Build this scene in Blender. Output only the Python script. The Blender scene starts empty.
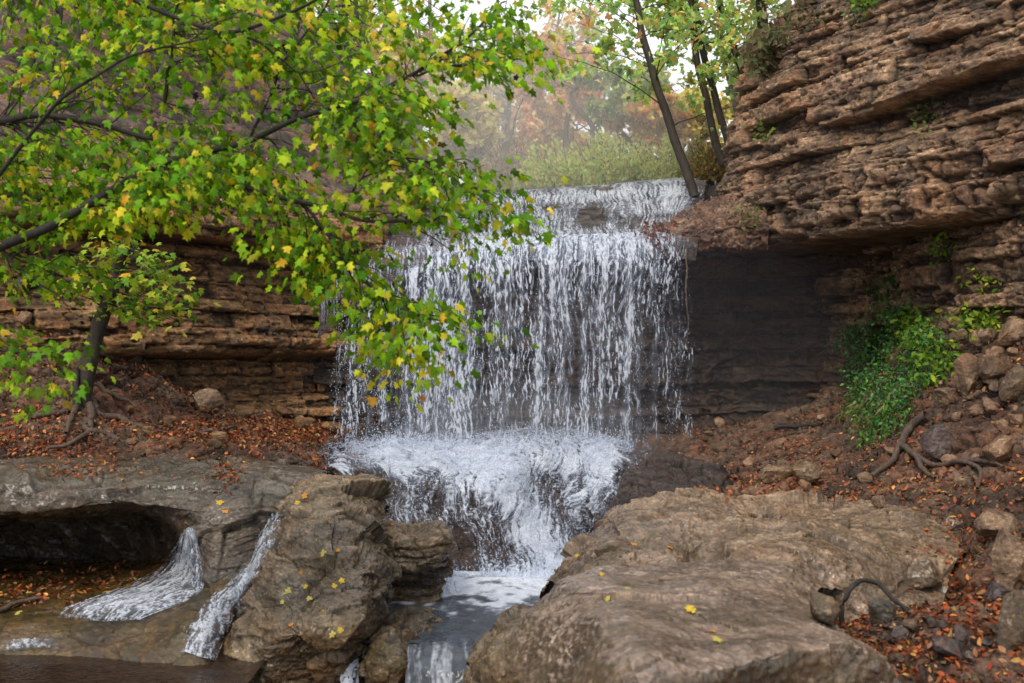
import bpy, math, random
import numpy as np
from mathutils import Vector, Matrix

RNG = np.random.default_rng(11)
random.seed(5)
sc = bpy.context.scene
COL = sc.collection
F = 1024.0
CX, CY = 512.0, 341.5

# ------------------------------------------------------------------ helpers
def P(px, py, Y):
    return np.array([(px - CX) / F * Y, Y, -(py - CY) / F * Y])

def proj(p):
    p = np.asarray(p, float)
    return CX + p[..., 0] / p[..., 1] * F, CY - p[..., 2] / p[..., 1] * F

_perm = np.random.default_rng(3).permutation(256)
_perm = np.concatenate([_perm, _perm, _perm])
_g = np.array([[1,1,0],[-1,1,0],[1,-1,0],[-1,-1,0],[1,0,1],[-1,0,1],[1,0,-1],[-1,0,-1],
               [0,1,1],[0,-1,1],[0,1,-1],[0,-1,-1],[1,1,0],[-1,1,0],[0,-1,1],[0,-1,-1]], float)

def noise(x, y=0.0, z=0.0):
    x, y, z = np.broadcast_arrays(np.asarray(x, float), np.asarray(y, float), np.asarray(z, float))
    xi, yi, zi = np.floor(x).astype(int), np.floor(y).astype(int), np.floor(z).astype(int)
    xf, yf, zf = x - xi, y - yi, z - zi
    xi &= 255; yi &= 255; zi &= 255
    u = xf*xf*xf*(xf*(xf*6-15)+10); v = yf*yf*yf*(yf*(yf*6-15)+10); w = zf*zf*zf*(zf*(zf*6-15)+10)
    def gr(dx, dy, dz):
        h = _perm[_perm[_perm[xi+dx]+yi+dy]+zi+dz] & 15
        g = _g[h]
        return g[..., 0]*(xf-dx) + g[..., 1]*(yf-dy) + g[..., 2]*(zf-dz)
    L = lambda a, b, t: a + t*(b-a)
    return L(L(L(gr(0,0,0), gr(1,0,0), u), L(gr(0,1,0), gr(1,1,0), u), v),
             L(L(gr(0,0,1), gr(1,0,1), u), L(gr(0,1,1), gr(1,1,1), u), v), w)

def fbm(x, y=0.0, z=0.0, o=4, g=0.5):
    s, a = 0.0, 1.0
    for i in range(o):
        s = s + a*noise(np.asarray(x)*2.03**i + 7.7*i, np.asarray(y)*2.03**i + 3.1*i, np.asarray(z)*2.03**i)
        a *= g
    return s

def ridge(x, y=0.0, z=0.0, o=3):
    s, a = 0.0, 1.0
    for i in range(o):
        s = s + a*(1 - 2.2*np.abs(noise(np.asarray(x)*2.1**i + 5*i, np.asarray(y)*2.1**i, np.asarray(z)*2.1**i + i)))
        a *= 0.5
    return s

def hsh(a, b=0.0, seed=0.0):
    t = np.sin(np.asarray(a)*12.9898 + np.asarray(b)*78.233 + seed*37.719)*43758.5453
    return t - np.floor(t)

def worley(x, y, z, seed=0.0):
    """nearest and second distance, cell hash and offset from the cell's point"""
    xi, yi, zi = np.floor(x), np.floor(y), np.floor(z)
    f1 = np.full(x.shape, 9.0); f2 = np.full(x.shape, 9.0); idh = np.zeros(x.shape); off = np.zeros(x.shape + (3,))
    for dx in (-1, 0, 1):
        for dy in (-1, 0, 1):
            for dz in (-1, 0, 1):
                cx, cy, cz = xi+dx, yi+dy, zi+dz
                k = cx*1.0 + cy*57.31 + cz*113.77 + seed*9.1
                h = hsh(k, 1.3); h2 = hsh(k, 2.9); h3 = hsh(k, 4.7)
                ox, oy, oz = x-(cx+h), y-(cy+h2), z-(cz+h3)
                d = np.sqrt(ox*ox+oy*oy+oz*oz)
                nearer = d < f1
                f2 = np.where(nearer, f1, np.minimum(f2, d))
                f1 = np.where(nearer, d, f1); idh = np.where(nearer, hsh(k, 7.7), idh)
                off = np.where(nearer[..., None], np.stack([ox, oy, oz], -1), off)
    return f1, f2, idh, off

def facets(p, f=1.5, zf=2.2, seed=0.0, step=0.5, tilt=0.8, crack=0.35, cw=0.09):
    """broken blocks: each cell is a tilted plane, cells are parted by cracks; result in units of one cell"""
    w = 0.10*fbm(p[..., 0]*f*0.9, p[..., 1]*f*0.9, p[..., 2]*f+seed, 2)
    x, y, z = p[..., 0]*f + w + seed, p[..., 1]*f + w, p[..., 2]*f*zf + w
    f1, f2, h, off = worley(x, y, z, seed)
    t = np.stack([hsh(h*91.7, 1), hsh(h*91.7, 2), hsh(h*91.7, 3)], -1) - 0.5
    return (h-0.5)*step + np.sum(t*off, axis=-1)*tilt - crack*np.exp(-(f2-f1)/cw)

def blur(a, r):
    for ax in (0, 1):
        pad = [(0, 0)]*a.ndim; pad[ax] = (r+1, r)
        c = np.cumsum(np.pad(a, pad, mode='edge'), axis=ax)
        n = a.shape[ax]
        hi = np.take(c, range(2*r+1, 2*r+1+n), axis=ax); lo = np.take(c, range(0, n), axis=ax)
        a = (hi-lo)/(2*r+1)
    return a

def sstep(a, b, x):
    t = np.clip((x-a)/(b-a), 0, 1)
    return t*t*(3-2*t)

def weights(knots, t):
    """Catmull-Rom weights (non-uniform finite differences) as a matrix len(t) x len(knots)."""
    k = np.asarray(knots, float); n = len(k)
    W = np.zeros((len(t), n))
    D = np.zeros((n, n))
    for i in range(n):
        if i == 0: D[i, 0], D[i, 1] = -1/(k[1]-k[0]), 1/(k[1]-k[0])
        elif i == n-1: D[i, n-2], D[i, n-1] = -1/(k[i]-k[i-1]), 1/(k[i]-k[i-1])
        else:
            h0, h1 = k[i]-k[i-1], k[i+1]-k[i]
            a = h1/(h0+h1)/h0; b = h0/(h0+h1)/h1
            D[i, i-1] -= a; D[i, i] += a; D[i, i] -= b; D[i, i+1] += b
    idx = np.clip(np.searchsorted(k, t, side='right')-1, 0, n-2)
    for r, (i, tt) in enumerate(zip(idx, t)):
        h = k[i+1]-k[i]; s = (tt-k[i])/h
        W[r, i] += 2*s**3-3*s**2+1; W[r, i+1] += -2*s**3+3*s**2
        W[r] += (s**3-2*s**2+s)*h*D[i]*0.8 + (s**3-s**2)*h*D[i+1]*0.8
    return W

def loft(G, nu, nv, ku=None, kv=None):
    G = np.asarray(G, float)
    R, C, K = G.shape
    if ku is None:
        d = np.linalg.norm(np.diff(G[..., :3], axis=1), axis=2).mean(axis=0); ku = np.concatenate([[0], np.cumsum(np.maximum(d, 1e-3))])
    if kv is None:
        d = np.linalg.norm(np.diff(G[..., :3], axis=0), axis=2).mean(axis=1); kv = np.concatenate([[0], np.cumsum(np.maximum(d, 1e-3))])
    Wu = weights(ku, np.linspace(ku[0], ku[-1], nu)); Wv = weights(kv, np.linspace(kv[0], kv[-1], nv))
    return np.einsum('ar,rck,bc->abk', Wv, G, Wu), np.linspace(0, ku[-1], nu), np.linspace(0, kv[-1], nv)

def normals(p):
    du = np.gradient(p, axis=1); dv = np.gradient(p, axis=0)
    n = np.cross(du, dv)
    n /= np.maximum(np.linalg.norm(n, axis=2, keepdims=True), 1e-9)
    c = n.mean(axis=(0, 1)); toward = -p.mean(axis=(0, 1)) + np.array([0, 0, 6.0])
    if np.dot(c, toward) < 0: n = -n
    return n

def mesh_from(name, verts, faces, mat, parent=None, smooth=True, attrs=None, colors=None, origin=None):
    """faces: (n,k) int array. Links one mesh object; vertices are world positions, the origin is moved to ORIGIN."""
    verts = np.asarray(verts, float)
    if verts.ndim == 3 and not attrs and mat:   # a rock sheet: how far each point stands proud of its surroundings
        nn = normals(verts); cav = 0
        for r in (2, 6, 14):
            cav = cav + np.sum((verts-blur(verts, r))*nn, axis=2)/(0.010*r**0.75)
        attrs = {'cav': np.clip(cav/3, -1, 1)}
    verts = verts.reshape(-1, 3); faces = np.asarray(faces, np.int32)
    if origin is not None: verts = verts - np.asarray(origin)
    me = bpy.data.meshes.new(name)
    k = faces.shape[1]
    me.vertices.add(len(verts)); me.vertices.foreach_set('co', verts.astype(np.float32).ravel())
    me.loops.add(faces.size); me.loops.foreach_set('vertex_index', faces.ravel())
    me.polygons.add(len(faces)); me.polygons.foreach_set('loop_start', np.arange(0, faces.size, k, dtype=np.int32))
    me.polygons.foreach_set('loop_total', np.full(len(faces), k, np.int32))
    if smooth: me.polygons.foreach_set('use_smooth', np.ones(len(faces), bool))
    for an, av in (attrs or {}).items():
        at = me.attributes.new(an, 'FLOAT', 'POINT'); at.data.foreach_set('value', np.asarray(av, np.float32).ravel())
    if colors is not None:
        c = np.ones((len(verts), 4), np.float32); c[:, :3] = colors
        at = me.attributes.new('col', 'FLOAT_COLOR', 'POINT'); at.data.foreach_set('color', c.ravel())
    me.update(); me.validate()
    if mat: me.materials.append(mat)
    o = bpy.data.objects.new(name, me); COL.objects.link(o)
    if origin is not None and parent is None: o.location = origin
    if parent is not None: o.parent = parent
    return o

def grid_faces(nv, nu, mask=None):
    i = np.arange(nv*nu).reshape(nv, nu)
    f = np.stack([i[:-1, :-1], i[:-1, 1:], i[1:, 1:], i[1:, :-1]], axis=-1).reshape(-1, 4)
    if mask is not None:
        f = f[mask.ravel()[f].any(axis=1)]
    return f

def compact(v, f, attrs):
    used = np.zeros(len(v), bool); used[f.ravel()] = True
    m = np.cumsum(used)-1
    return v[used], m[f], {k: np.asarray(a).ravel()[used] for k, a in attrs.items()}

def tag(o, label=None, cat=None, group=None, kind=None):
    if label: o['label'] = label
    if cat: o['category'] = cat
    if group: o['group'] = group
    if kind: o['kind'] = kind
    return o

def empty(name, loc):
    o = bpy.data.objects.new(name, None); COL.objects.link(o); o.location = [float(c) for c in loc]
    o.empty_display_size = 0.2
    return o

def child(name, verts, faces, mat, root, **k):
    return mesh_from(name, np.asarray(verts).reshape(-1, 3) - np.array(root.location), faces, mat, parent=root, **k)

# ------------------------------------------------------------------ materials
class NT:
    def __init__(s, mat):
        s.nt = mat.node_tree; s.nt.nodes.clear()
    def n(s, t, ins=None, **props):
        nd = s.nt.nodes.new(t)
        for k, v in props.items(): setattr(nd, k, v)
        for k, v in (ins or {}).items():
            sock = nd.inputs[k]
            if isinstance(v, bpy.types.NodeSocket): s.nt.links.new(v, sock)
            else: sock.default_value = v
        return nd
    def ramp(s, fac, stops, interp='LINEAR'):
        nd = s.nt.nodes.new('ShaderNodeValToRGB'); cr = nd.color_ramp; cr.interpolation = interp
        while len(cr.elements) < len(stops): cr.elements.new(0.5)
        for e, (p, c) in zip(cr.elements, stops):
            e.position = p
            e.color = (c, c, c, 1) if isinstance(c, (int, float)) else (*c, 1)
        s.nt.links.new(fac, nd.inputs[0])
        return nd.outputs[0]
    def mix(s, fac, a, b, mode='MIX'):
        nd = s.nt.nodes.new('ShaderNodeMix'); nd.data_type = 'RGBA'; nd.blend_type = mode
        for k, v in ((0, fac), (6, a), (7, b)):
            if isinstance(v, bpy.types.NodeSocket): s.nt.links.new(v, nd.inputs[k])
            elif k: nd.inputs[k].default_value = (*v, 1)
            else: nd.inputs[k].default_value = v
        return nd.outputs[2]
    def math(s, op, a, b=0.0):
        nd = s.nt.nodes.new('ShaderNodeMath'); nd.operation = op
        for k, v in ((0, a), (1, b)):
            if isinstance(v, bpy.types.NodeSocket): s.nt.links.new(v, nd.inputs[k])
            else: nd.inputs[k].default_value = v
        return nd.outputs[0]
    def noise(s, vec, scale, detail=4, rough=0.55, dist=0.0):
        return s.n('ShaderNodeTexNoise', {'Vector': vec, 'Scale': scale, 'Detail': detail, 'Roughness': rough, 'Distortion': dist}).outputs['Fac']
    def out(s, surf=None, vol=None):
        o = s.nt.nodes.new('ShaderNodeOutputMaterial')
        if surf: s.nt.links.new(surf, o.inputs['Surface'])
        if vol: s.nt.links.new(vol, o.inputs['Volume'])

def new_mat(name):
    m = bpy.data.materials.new(name); m.use_nodes = True
    return m, NT(m)

def rock_mat(name, dark, mid, light, stain=(0.16, 0.06, 0.025), top=None, moss=0.25, rough=(0.35, 0.8), strata=7.0, bump=0.6,
             stain_amt=0.5, fine=1.0, moss_col=(0.035, 0.04, 0.012), film=0.0, drip=0.0, slope=(0.45, 0.85)):
    m, N = new_mat(name)
    geo = N.n('ShaderNodeNewGeometry'); pos = geo.outputs['Position']
    cav = N.n('ShaderNodeAttribute', attribute_name='cav').outputs['Fac']
    mp = N.n('ShaderNodeMapping', {'Vector': pos, 'Scale': (1, 1, strata)}).outputs[0]
    a = N.noise(mp, 1.1, 8, 0.68, 0.3)
    b = N.noise(pos, 2.6, 6, 0.65, 0.6)
    c = N.noise(pos, 22*fine, 6, 0.75)
    d = N.noise(pos, 0.55, 3, 0.5)
    e = N.noise(mp, 7.0, 6, 0.72, 0.2)
    base = N.ramp(a, [(0.34, dark), (0.47, mid), (0.62, light)])
    base = N.mix(N.ramp(b, [(0.45, 0.0), (0.66, 0.7)]), base, N.mix(0.6, dark, mid))
    base = N.mix(N.math('MULTIPLY', N.ramp(N.noise(pos, 1.3, 5, 0.6, 0.8), [(0.48, 0.0), (0.62, 1.0)]), stain_amt), base, stain)
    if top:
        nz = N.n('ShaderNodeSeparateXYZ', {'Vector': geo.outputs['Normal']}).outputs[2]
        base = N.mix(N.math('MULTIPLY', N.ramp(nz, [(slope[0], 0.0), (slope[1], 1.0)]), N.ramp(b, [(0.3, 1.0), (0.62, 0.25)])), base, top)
    base = N.mix(N.math('MULTIPLY', N.ramp(N.noise(pos, 1.7, 6, 0.7, 0.3), [(0.5, 0.0), (0.6, 1.0)]), moss), base, moss_col)
    r = N.ramp(b, [(0.35, rough[0]), (0.65, rough[1])])
    if drip:
        dm = N.n('ShaderNodeMapping', {'Vector': pos, 'Scale': (1, 1, 0.16)}).outputs[0]
        base = N.mix(N.math('MULTIPLY', N.ramp(N.noise(dm, 1.9, 6, 0.65, 0.3), [(0.46, 0.0), (0.64, 1.0)]), drip), base, (0.035, 0.027, 0.027))
    if film:   # thin runs of brown water on the stone
        fm = N.n('ShaderNodeMapping', {'Vector': pos, 'Rotation': (0, 0, 0.5), 'Scale': (1, 2.6, 1)}).outputs[0]
        fl = N.ramp(N.noise(fm, 1.5, 6, 0.66, 0.6), [(0.46, 0.0), (0.58, 1.0)])
        base = N.mix(N.math('MULTIPLY', fl, film), base, (0.10, 0.062, 0.036))
        r = N.mix(fl, r, (0.10, 0.10, 0.10))
    base = N.mix(N.ramp(N.noise(pos, 11, 4, 0.7), [(0.60, 0.0), (0.67, 0.45)]), base, tuple(min(x*1.25, .5) for x in light))
    base = N.mix(N.ramp(N.noise(pos, 34, 3, 0.6), [(0.30, 0.75), (0.38, 0.0)]), base, tuple(x*0.6 for x in dark))
    base = N.mix(0.9, base, N.ramp(c, [(0.30, 0.35), (0.5, 0.95), (0.70, 1.6)]), 'MULTIPLY')
    base = N.mix(0.8, base, N.ramp(e, [(0.32, 0.5), (0.5, 1.0), (0.68, 1.45)]), 'MULTIPLY')
    base = N.mix(0.6, base, N.ramp(d, [(0.35, 0.6), (0.65, 1.3)]), 'MULTIPLY')
    base = N.mix(1.0, base, N.ramp(N.math('MULTIPLY_ADD', cav, 0.5) if False else N.math('ADD', N.math('MULTIPLY', cav, 0.5), 0.5), [(0.12, 0.22), (0.42, 0.85), (0.56, 1.05), (0.85, 1.4)]), 'MULTIPLY')  # shade painted into the base colour: crevices darkened, raised points lightened
    hgt = N.math('ADD', N.math('MULTIPLY', e, 0.8), N.math('MULTIPLY', c, 0.5))
    bp = N.n('ShaderNodeBump', {'Height': hgt, 'Strength': bump, 'Distance': 0.05})
    bs = N.n('ShaderNodeBsdfPrincipled', {'Base Color': base, 'Roughness': r, 'Normal': bp.outputs[0]})
    if film:
        bs.inputs['Coat Roughness'].default_value = 0.24; bs.inputs['Coat IOR'].default_value = 1.45
        N.nt.links.new(N.ramp(b, [(0.4, 0.9), (0.6, 0.25)]), bs.inputs['Coat Weight'])
    N.out(bs.outputs[0])
    return m

def leaf_mat(name, transl=0.4, rough=0.45):
    m, N = new_mat(name)
    at = N.n('ShaderNodeAttribute', attribute_name='col').outputs['Color']
    pos = N.n('ShaderNodeNewGeometry').outputs['Position']
    c = N.mix(0.7, at, N.ramp(N.noise(pos, 30, 3), [(0.3, 0.7), (0.7, 1.3)]), 'MULTIPLY')
    bs = N.n('ShaderNodeBsdfPrincipled', {'Base Color': c, 'Roughness': rough, 'Specular IOR Level': 0.22})
    tr = N.n('ShaderNodeBsdfTranslucent', {'Color': N.mix(0.0, c, c)})
    mx = N.n('ShaderNodeMixShader', {0: transl, 1: bs.outputs[0], 2: tr.outputs[0]})
    N.out(mx.outputs[0])
    return m

def bark_mat(name, dark, light, scale=9):
    m, N = new_mat(name)
    pos = N.n('ShaderNodeNewGeometry').outputs['Position']
    mp = N.n('ShaderNodeMapping', {'Vector': pos, 'Scale': (1, 1, 0.22)}).outputs[0]
    a = N.noise(mp, scale*2.2, 6, 0.7)
    c = N.ramp(a, [(0.32, dark), (0.68, light)])
    c = N.mix(N.ramp(N.noise(pos, 2.2, 4), [(0.5, 0.0), (0.7, 0.5)]), c, (0.06, 0.065, 0.03))
    bp = N.n('ShaderNodeBump', {'Height': a, 'Strength': 0.8, 'Distance': 0.02})
    bs = N.n('ShaderNodeBsdfPrincipled', {'Base Color': c, 'Roughness': 0.75, 'Normal': bp.outputs[0]})
    N.out(bs.outputs[0])
    return m

def foam_mat(name, col=(0.80, 0.87, 0.98), alpha_gain=1.0):
    m, N = new_mat(name)
    al = N.n('ShaderNodeAttribute', attribute_name='alpha').outputs['Fac']
    pos = N.n('ShaderNodeNewGeometry').outputs['Position']
    mp = N.n('ShaderNodeMapping', {'Vector': pos, 'Scale': (1, 1, 0.35)}).outputs[0]
    n1 = N.noise(mp, 26, 4, 0.65)
    fac = N.math('MULTIPLY', al, N.ramp(n1, [(0.3, 0.55), (0.6, 1.1)]))
    fac = N.n('ShaderNodeClamp', {'Value': N.math('MULTIPLY', fac, alpha_gain)}).outputs[0]
    c = N.mix(N.ramp(al, [(0.2, 0.0), (0.85, 1.0)]), (0.42, 0.5, 0.66), col)
    bs = N.n('ShaderNodeBsdfPrincipled', {'Base Color': c, 'Roughness': 0.35, 'IOR': 1.33})
    tl = N.n('ShaderNodeBsdfTranslucent', {'Color': c})
    w = N.n('ShaderNodeMixShader', {0: 0.42, 1: bs.outputs[0], 2: tl.outputs[0]})
    tp = N.n('ShaderNodeBsdfTransparent')
    mx = N.n('ShaderNodeMixShader', {0: fac, 1: tp.outputs[0], 2: w.outputs[0]})
    N.out(mx.outputs[0])
    return m

def pool_mat(name, deep, alpha_foam=True):
    m, N = new_mat(name)
    pos = N.n('ShaderNodeNewGeometry').outputs['Position']
    al = N.n('ShaderNodeAttribute', attribute_name='alpha').outputs['Fac']
    a = N.noise(pos, 5, 3, 0.5, 0.6)
    c = N.mix(N.ramp(a, [(0.35, 0.0), (0.7, 1.0)]), deep, tuple(x*1.9 for x in deep))
    c = N.mix(N.n('ShaderNodeClamp', {'Value': N.math('MULTIPLY', al, N.ramp(N.noise(pos, 22, 4, 0.65), [(0.3, 0.6), (0.6, 1.15)]))}).outputs[0], c, (0.66, 0.72, 0.82))
    r = N.math('ADD', 0.07, N.math('MULTIPLY', al, 0.4))
    bp = N.n('ShaderNodeBump', {'Height': N.noise(pos, 14, 3, 0.5, 1.2), 'Strength': 0.35, 'Distance': 0.03})
    bs = N.n('ShaderNodeBsdfPrincipled', {'Base Color': c, 'Roughness': r, 'IOR': 1.33, 'Normal': bp.outputs[0]})
    N.out(bs.outputs[0])
    return m

def volume_mat(name, density, col):
    m, N = new_mat(name)
    v = N.n('ShaderNodeVolumeScatter', {'Color': (*col, 1), 'Density': density, 'Anisotropy': 0.35})
    N.out(vol=v.outputs[0])
    return m

M = dict(
    cliff=rock_mat('cliff_rock', (0.045, 0.027, 0.017), (0.175, 0.105, 0.06), (0.42, 0.275, 0.165), stain=(0.26, 0.12, 0.05), moss=0.3, bump=0.9, strata=5, drip=0.55),
    cliff_left=rock_mat('cliff_rock_left', (0.048, 0.026, 0.011), (0.20, 0.105, 0.04), (0.42, 0.245, 0.115), stain=(0.36, 0.14, 0.04), moss=0.4, bump=0.9, strata=8, drip=0.6),
    wet=rock_mat('wet_rock', (0.012, 0.009, 0.009), (0.038, 0.027, 0.024), (0.085, 0.06, 0.05), stain=(0.07, 0.032, 0.02), moss=0.1, rough=(0.15, 0.5), strata=8, bump=0.8),
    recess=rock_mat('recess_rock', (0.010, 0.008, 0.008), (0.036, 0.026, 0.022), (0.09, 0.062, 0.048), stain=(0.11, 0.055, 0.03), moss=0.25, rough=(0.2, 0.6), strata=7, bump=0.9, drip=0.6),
    brow=rock_mat('brow_rock', (0.035, 0.022, 0.016), (0.125, 0.072, 0.046), (0.27, 0.165, 0.105), stain=(0.2, 0.075, 0.035), moss=0.4, bump=1.0, strata=3, drip=0.4),
    slab=rock_mat('slab_rock', (0.024, 0.017, 0.007), (0.072, 0.05, 0.025), (0.15, 0.105, 0.057), stain=(0.11, 0.056, 0.022), top=(0.44, 0.315, 0.245), moss=0.35, rough=(0.15, 0.5), strata=1.0, bump=0.8, moss_col=(0.06, 0.052, 0.022), film=0.62, slope=(0.70, 0.90)),  # lighter top colour has the pale wet sheen painted in
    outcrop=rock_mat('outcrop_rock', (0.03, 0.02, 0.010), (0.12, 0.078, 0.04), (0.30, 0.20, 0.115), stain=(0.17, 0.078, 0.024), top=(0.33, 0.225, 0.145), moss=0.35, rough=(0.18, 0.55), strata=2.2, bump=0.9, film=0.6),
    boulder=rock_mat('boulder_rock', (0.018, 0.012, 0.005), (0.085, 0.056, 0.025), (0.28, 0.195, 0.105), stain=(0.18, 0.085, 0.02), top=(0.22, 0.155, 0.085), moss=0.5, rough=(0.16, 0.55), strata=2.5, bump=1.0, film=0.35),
    ledge=rock_mat('ledge_rock', (0.012, 0.009, 0.006), (0.042, 0.032, 0.02), (0.125, 0.097, 0.064), stain=(0.10, 0.05, 0.02), top=(0.095, 0.075, 0.049), moss=0.4, rough=(0.16, 0.5), strata=2.2, bump=0.9, film=0.3),  # wet rock tones darkened further, tree shade put into the colour
    bed=rock_mat('bed_rock', (0.02, 0.013, 0.005), (0.062, 0.04, 0.015), (0.125, 0.083, 0.034), stain=(0.15, 0.07, 0.015), moss=0.4, rough=(0.12, 0.45), strata=2, bump=0.5),  # bed colour also darkened to hold the shade of the trees
    soil=rock_mat('soil', (0.025, 0.015, 0.010), (0.075, 0.044, 0.028), (0.17, 0.105, 0.066), stain=(0.2, 0.065, 0.028), moss=0.15, rough=(0.6, 0.95), strata=1, bump=1.0, fine=1.5),
    stone=rock_mat('stone', (0.05, 0.032, 0.02), (0.19, 0.12, 0.072), (0.38, 0.255, 0.16), stain=(0.26, 0.11, 0.045), moss=0.2, bump=0.8, strata=2),
    dstone=rock_mat('dark_stone', (0.022, 0.018, 0.02), (0.07, 0.056, 0.056), (0.15, 0.125, 0.12), moss=0.1, rough=(0.15, 0.5), strata=2),
    hill=rock_mat('hill_soil', (0.02, 0.014, 0.012), (0.055, 0.037, 0.028), (0.11, 0.072, 0.052), moss=0.2, rough=(0.7, 0.95), strata=1, bump=0.8),
    leaf=leaf_mat('leaf_green', 0.5, 0.6), litter=leaf_mat('leaf_litter', 0.1, 0.5), far_leaf=leaf_mat('far_leaf', 0.6, 0.6),
    bark=bark_mat('bark_dark', (0.006, 0.005, 0.005), (0.026, 0.02, 0.017)),
    bark2=bark_mat('bark_grey', (0.03, 0.024, 0.022), (0.11, 0.085, 0.075)),
    bark3=bark_mat('bark_brown', (0.012, 0.009, 0.007), (0.045, 0.033, 0.024)),
    root=bark_mat('bark_root', (0.03, 0.02, 0.015), (0.12, 0.08, 0.06)),
    foam=foam_mat('white_water', col=(0.72, 0.79, 0.92)), foam2=foam_mat('white_water_thick', alpha_gain=1.15),
    pool=pool_mat('pool_water', (0.042, 0.05, 0.062)), brown_pool=pool_mat('brown_pool_water', (0.022, 0.013, 0.008)),
)

# ------------------------------------------------------------------ rock surfaces
def layer_table(z0, z1, seed, lo=0.06, hi=0.42):
    r = np.random.default_rng(seed); z = [z0-1.0]
    while z[-1] < z1+1.0:
        z.append(z[-1] + (r.uniform(lo, lo*2.2) if r.random() < 0.45 else r.uniform(lo*2.2, hi)))
    return np.array(z)

def strata_disp(s, z, seed, amp=0.16, block=0.12, lo=0.06, hi=0.42, bw=(0.35, 1.5), edge=0.07, joint=1.0):
    zb = layer_table(z.min(), z.max(), seed, lo, hi)
    zz = z + 0.10*noise(s*0.3, seed) + 0.03*noise(s*1.7, z*0.8, seed) + 0.016*noise(s*6, z*5, seed)
    li = np.clip(np.searchsorted(zb, zz)-1, 0, len(zb)-2)
    th = zb[li+1]-zb[li]; v = (zz-zb[li])/th
    Lo = (hsh(li, 1, seed)-0.5)*2*amp*(0.65 + 0.9*noise(s*0.35, li*7.13, seed))
    w = bw[0] + (bw[1]-bw[0])*hsh(li, 2, seed)*np.clip(th/0.25, 0.5, 1.3)
    q = s/w + hsh(li, 3, seed)*9 + 0.5*noise(s*0.9, li*3.71, seed)
    cell = np.floor(q); u = q-cell
    Bo = (hsh(li, cell, seed+4)-0.5)*2*block*np.clip(th/0.2, 0.3, 1.2)
    ev = np.abs(2*v-1)**18; eu = np.abs(2*u-1)**(10*w+6)
    tilt = (u-0.5)*(hsh(cell, li, seed+9)-0.5)*0.16
    return Lo + Bo + tilt - edge*1.2*np.clip(th/0.15, 0.4, 1.2)*ev - edge*1.1*joint*eu*sstep(0.25, 0.5, hsh(cell, li, seed+12))*np.clip(th/0.15, 0.3, 1)

def rockify(p, n, big=0.06, mid=0.03, small=0.012, f=1.0, seed=0.0, terr=0.0, tstep=0.12, zf=2.2, ff=1.5, crack=0.30, step=0.5):
    x, y, z = p[..., 0]*f+seed, p[..., 1]*f, p[..., 2]*f
    d = big*fbm(x*1.1, y*1.1, z*1.3, 3)
    if mid:
        d = d + mid*1.5*facets(p*f, ff, zf, seed, crack=crack, cw=0.06, tilt=1.1, step=step) + mid*0.5*facets(p*f, ff*3.1, zf*0.9, seed+4, crack=crack, cw=0.08, step=step)
    if small: d = d + small*fbm(x*9, y*9, z*16, 3) + small*0.6*fbm(x*28, y*28, z*36, 2)
    if terr:
        zz = (p[..., 2] + 0.07*fbm(x*1.4, y*1.4, 0*z, 3))/tstep
        k = np.floor(zz); v = zz-k
        lob = noise(x*1.6+k*3.1, y*1.6, k*5.7)
        d = d + terr*((hsh(k, 5, seed)-0.5)*1.3 + 1.3*lob - np.abs(2*v-1)**8*0.9)
    return p + n*d[..., None]

def pgrid(rows):
    return np.array([[P(*c) for c in r] for r in rows])

SURF = {}
def rock_sheet(name, rows, nu, nv, mat, grid=None, **rk):
    G = pgrid(rows) if grid is None else grid
    p, su, sv = loft(G, nu, nv)
    p = rockify(p, normals(p), **rk)
    return p

# --- cliffs: a plan path with a (z, offset) profile per column
def cliff(name, path, zs, offs, nu, nv, mat, seed, extra=None, **sd):
    """path: C x (x, y); zs: R or RxC; offs: R x C outward offsets."""
    path = np.asarray(path, float); C = len(path); zs = np.asarray(zs, float); offs = np.asarray(offs, float)
    if zs.ndim == 1: zs = np.repeat(zs[:, None], C, axis=1)
    t = np.gradient(path, axis=0); t /= np.linalg.norm(t, axis=1, keepdims=True)
    nrm = np.stack([t[:, 1], -t[:, 0]], axis=1)
    G = np.zeros((len(zs), C, 5))
    for r in range(len(zs)):
        G[r, :, 0] = path[:, 0] + nrm[:, 0]*offs[r]; G[r, :, 1] = path[:, 1] + nrm[:, 1]*offs[r]; G[r, :, 2] = zs[r]
        G[r, :, 3:] = nrm
    p, su, sv = loft(G, nu, nv)
    pos, hn = p[..., :3].copy(), p[..., 3:]
    hn = hn/np.linalg.norm(hn, axis=2, keepdims=True)
    s = np.repeat(su[None, :], nv, axis=0); z = pos[..., 2]
    d = strata_disp(s, z, seed, **sd)
    x, y = pos[..., 0], pos[..., 1]
    d = d + 0.07*fbm(x*0.6, y*0.6, z*0.9, 2) + 0.11*facets(pos, 1.3, 2.6, seed, crack=0.12, cw=0.04, tilt=1.1) + 0.075*facets(pos, 3.6, 2.6, seed+2, crack=0.12, cw=0.06, tilt=1.2) + 0.034*facets(pos, 8.5, 1.9, seed+5, crack=0.15, cw=0.08, tilt=1.2)
    d = d + 0.016*fbm(x*10, y*10, z*18, 3) + 0.008*fbm(x*30, y*30, z*40, 2)
    if extra is not None: d = d + extra(s, pos)
    pos[..., :2] += hn*d[..., None]
    SURF[name] = pos
    return pos

# ================================================================== THE SETTING
# --- ground sheet and hills
def flat_ground():
    n = 60
    xs = np.linspace(-250, 250, n); ys = np.linspace(-200, 320, n)
    X, Y = np.meshgrid(xs, ys)
    Z = -4.3 + 0*X
    return mesh_from('ground', np.stack([X, Y, Z], -1), grid_faces(n, n), M['soil'])
tag(flat_ground(), 'brown earth floor under the whole gorge', 'ground', kind='structure')

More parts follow.
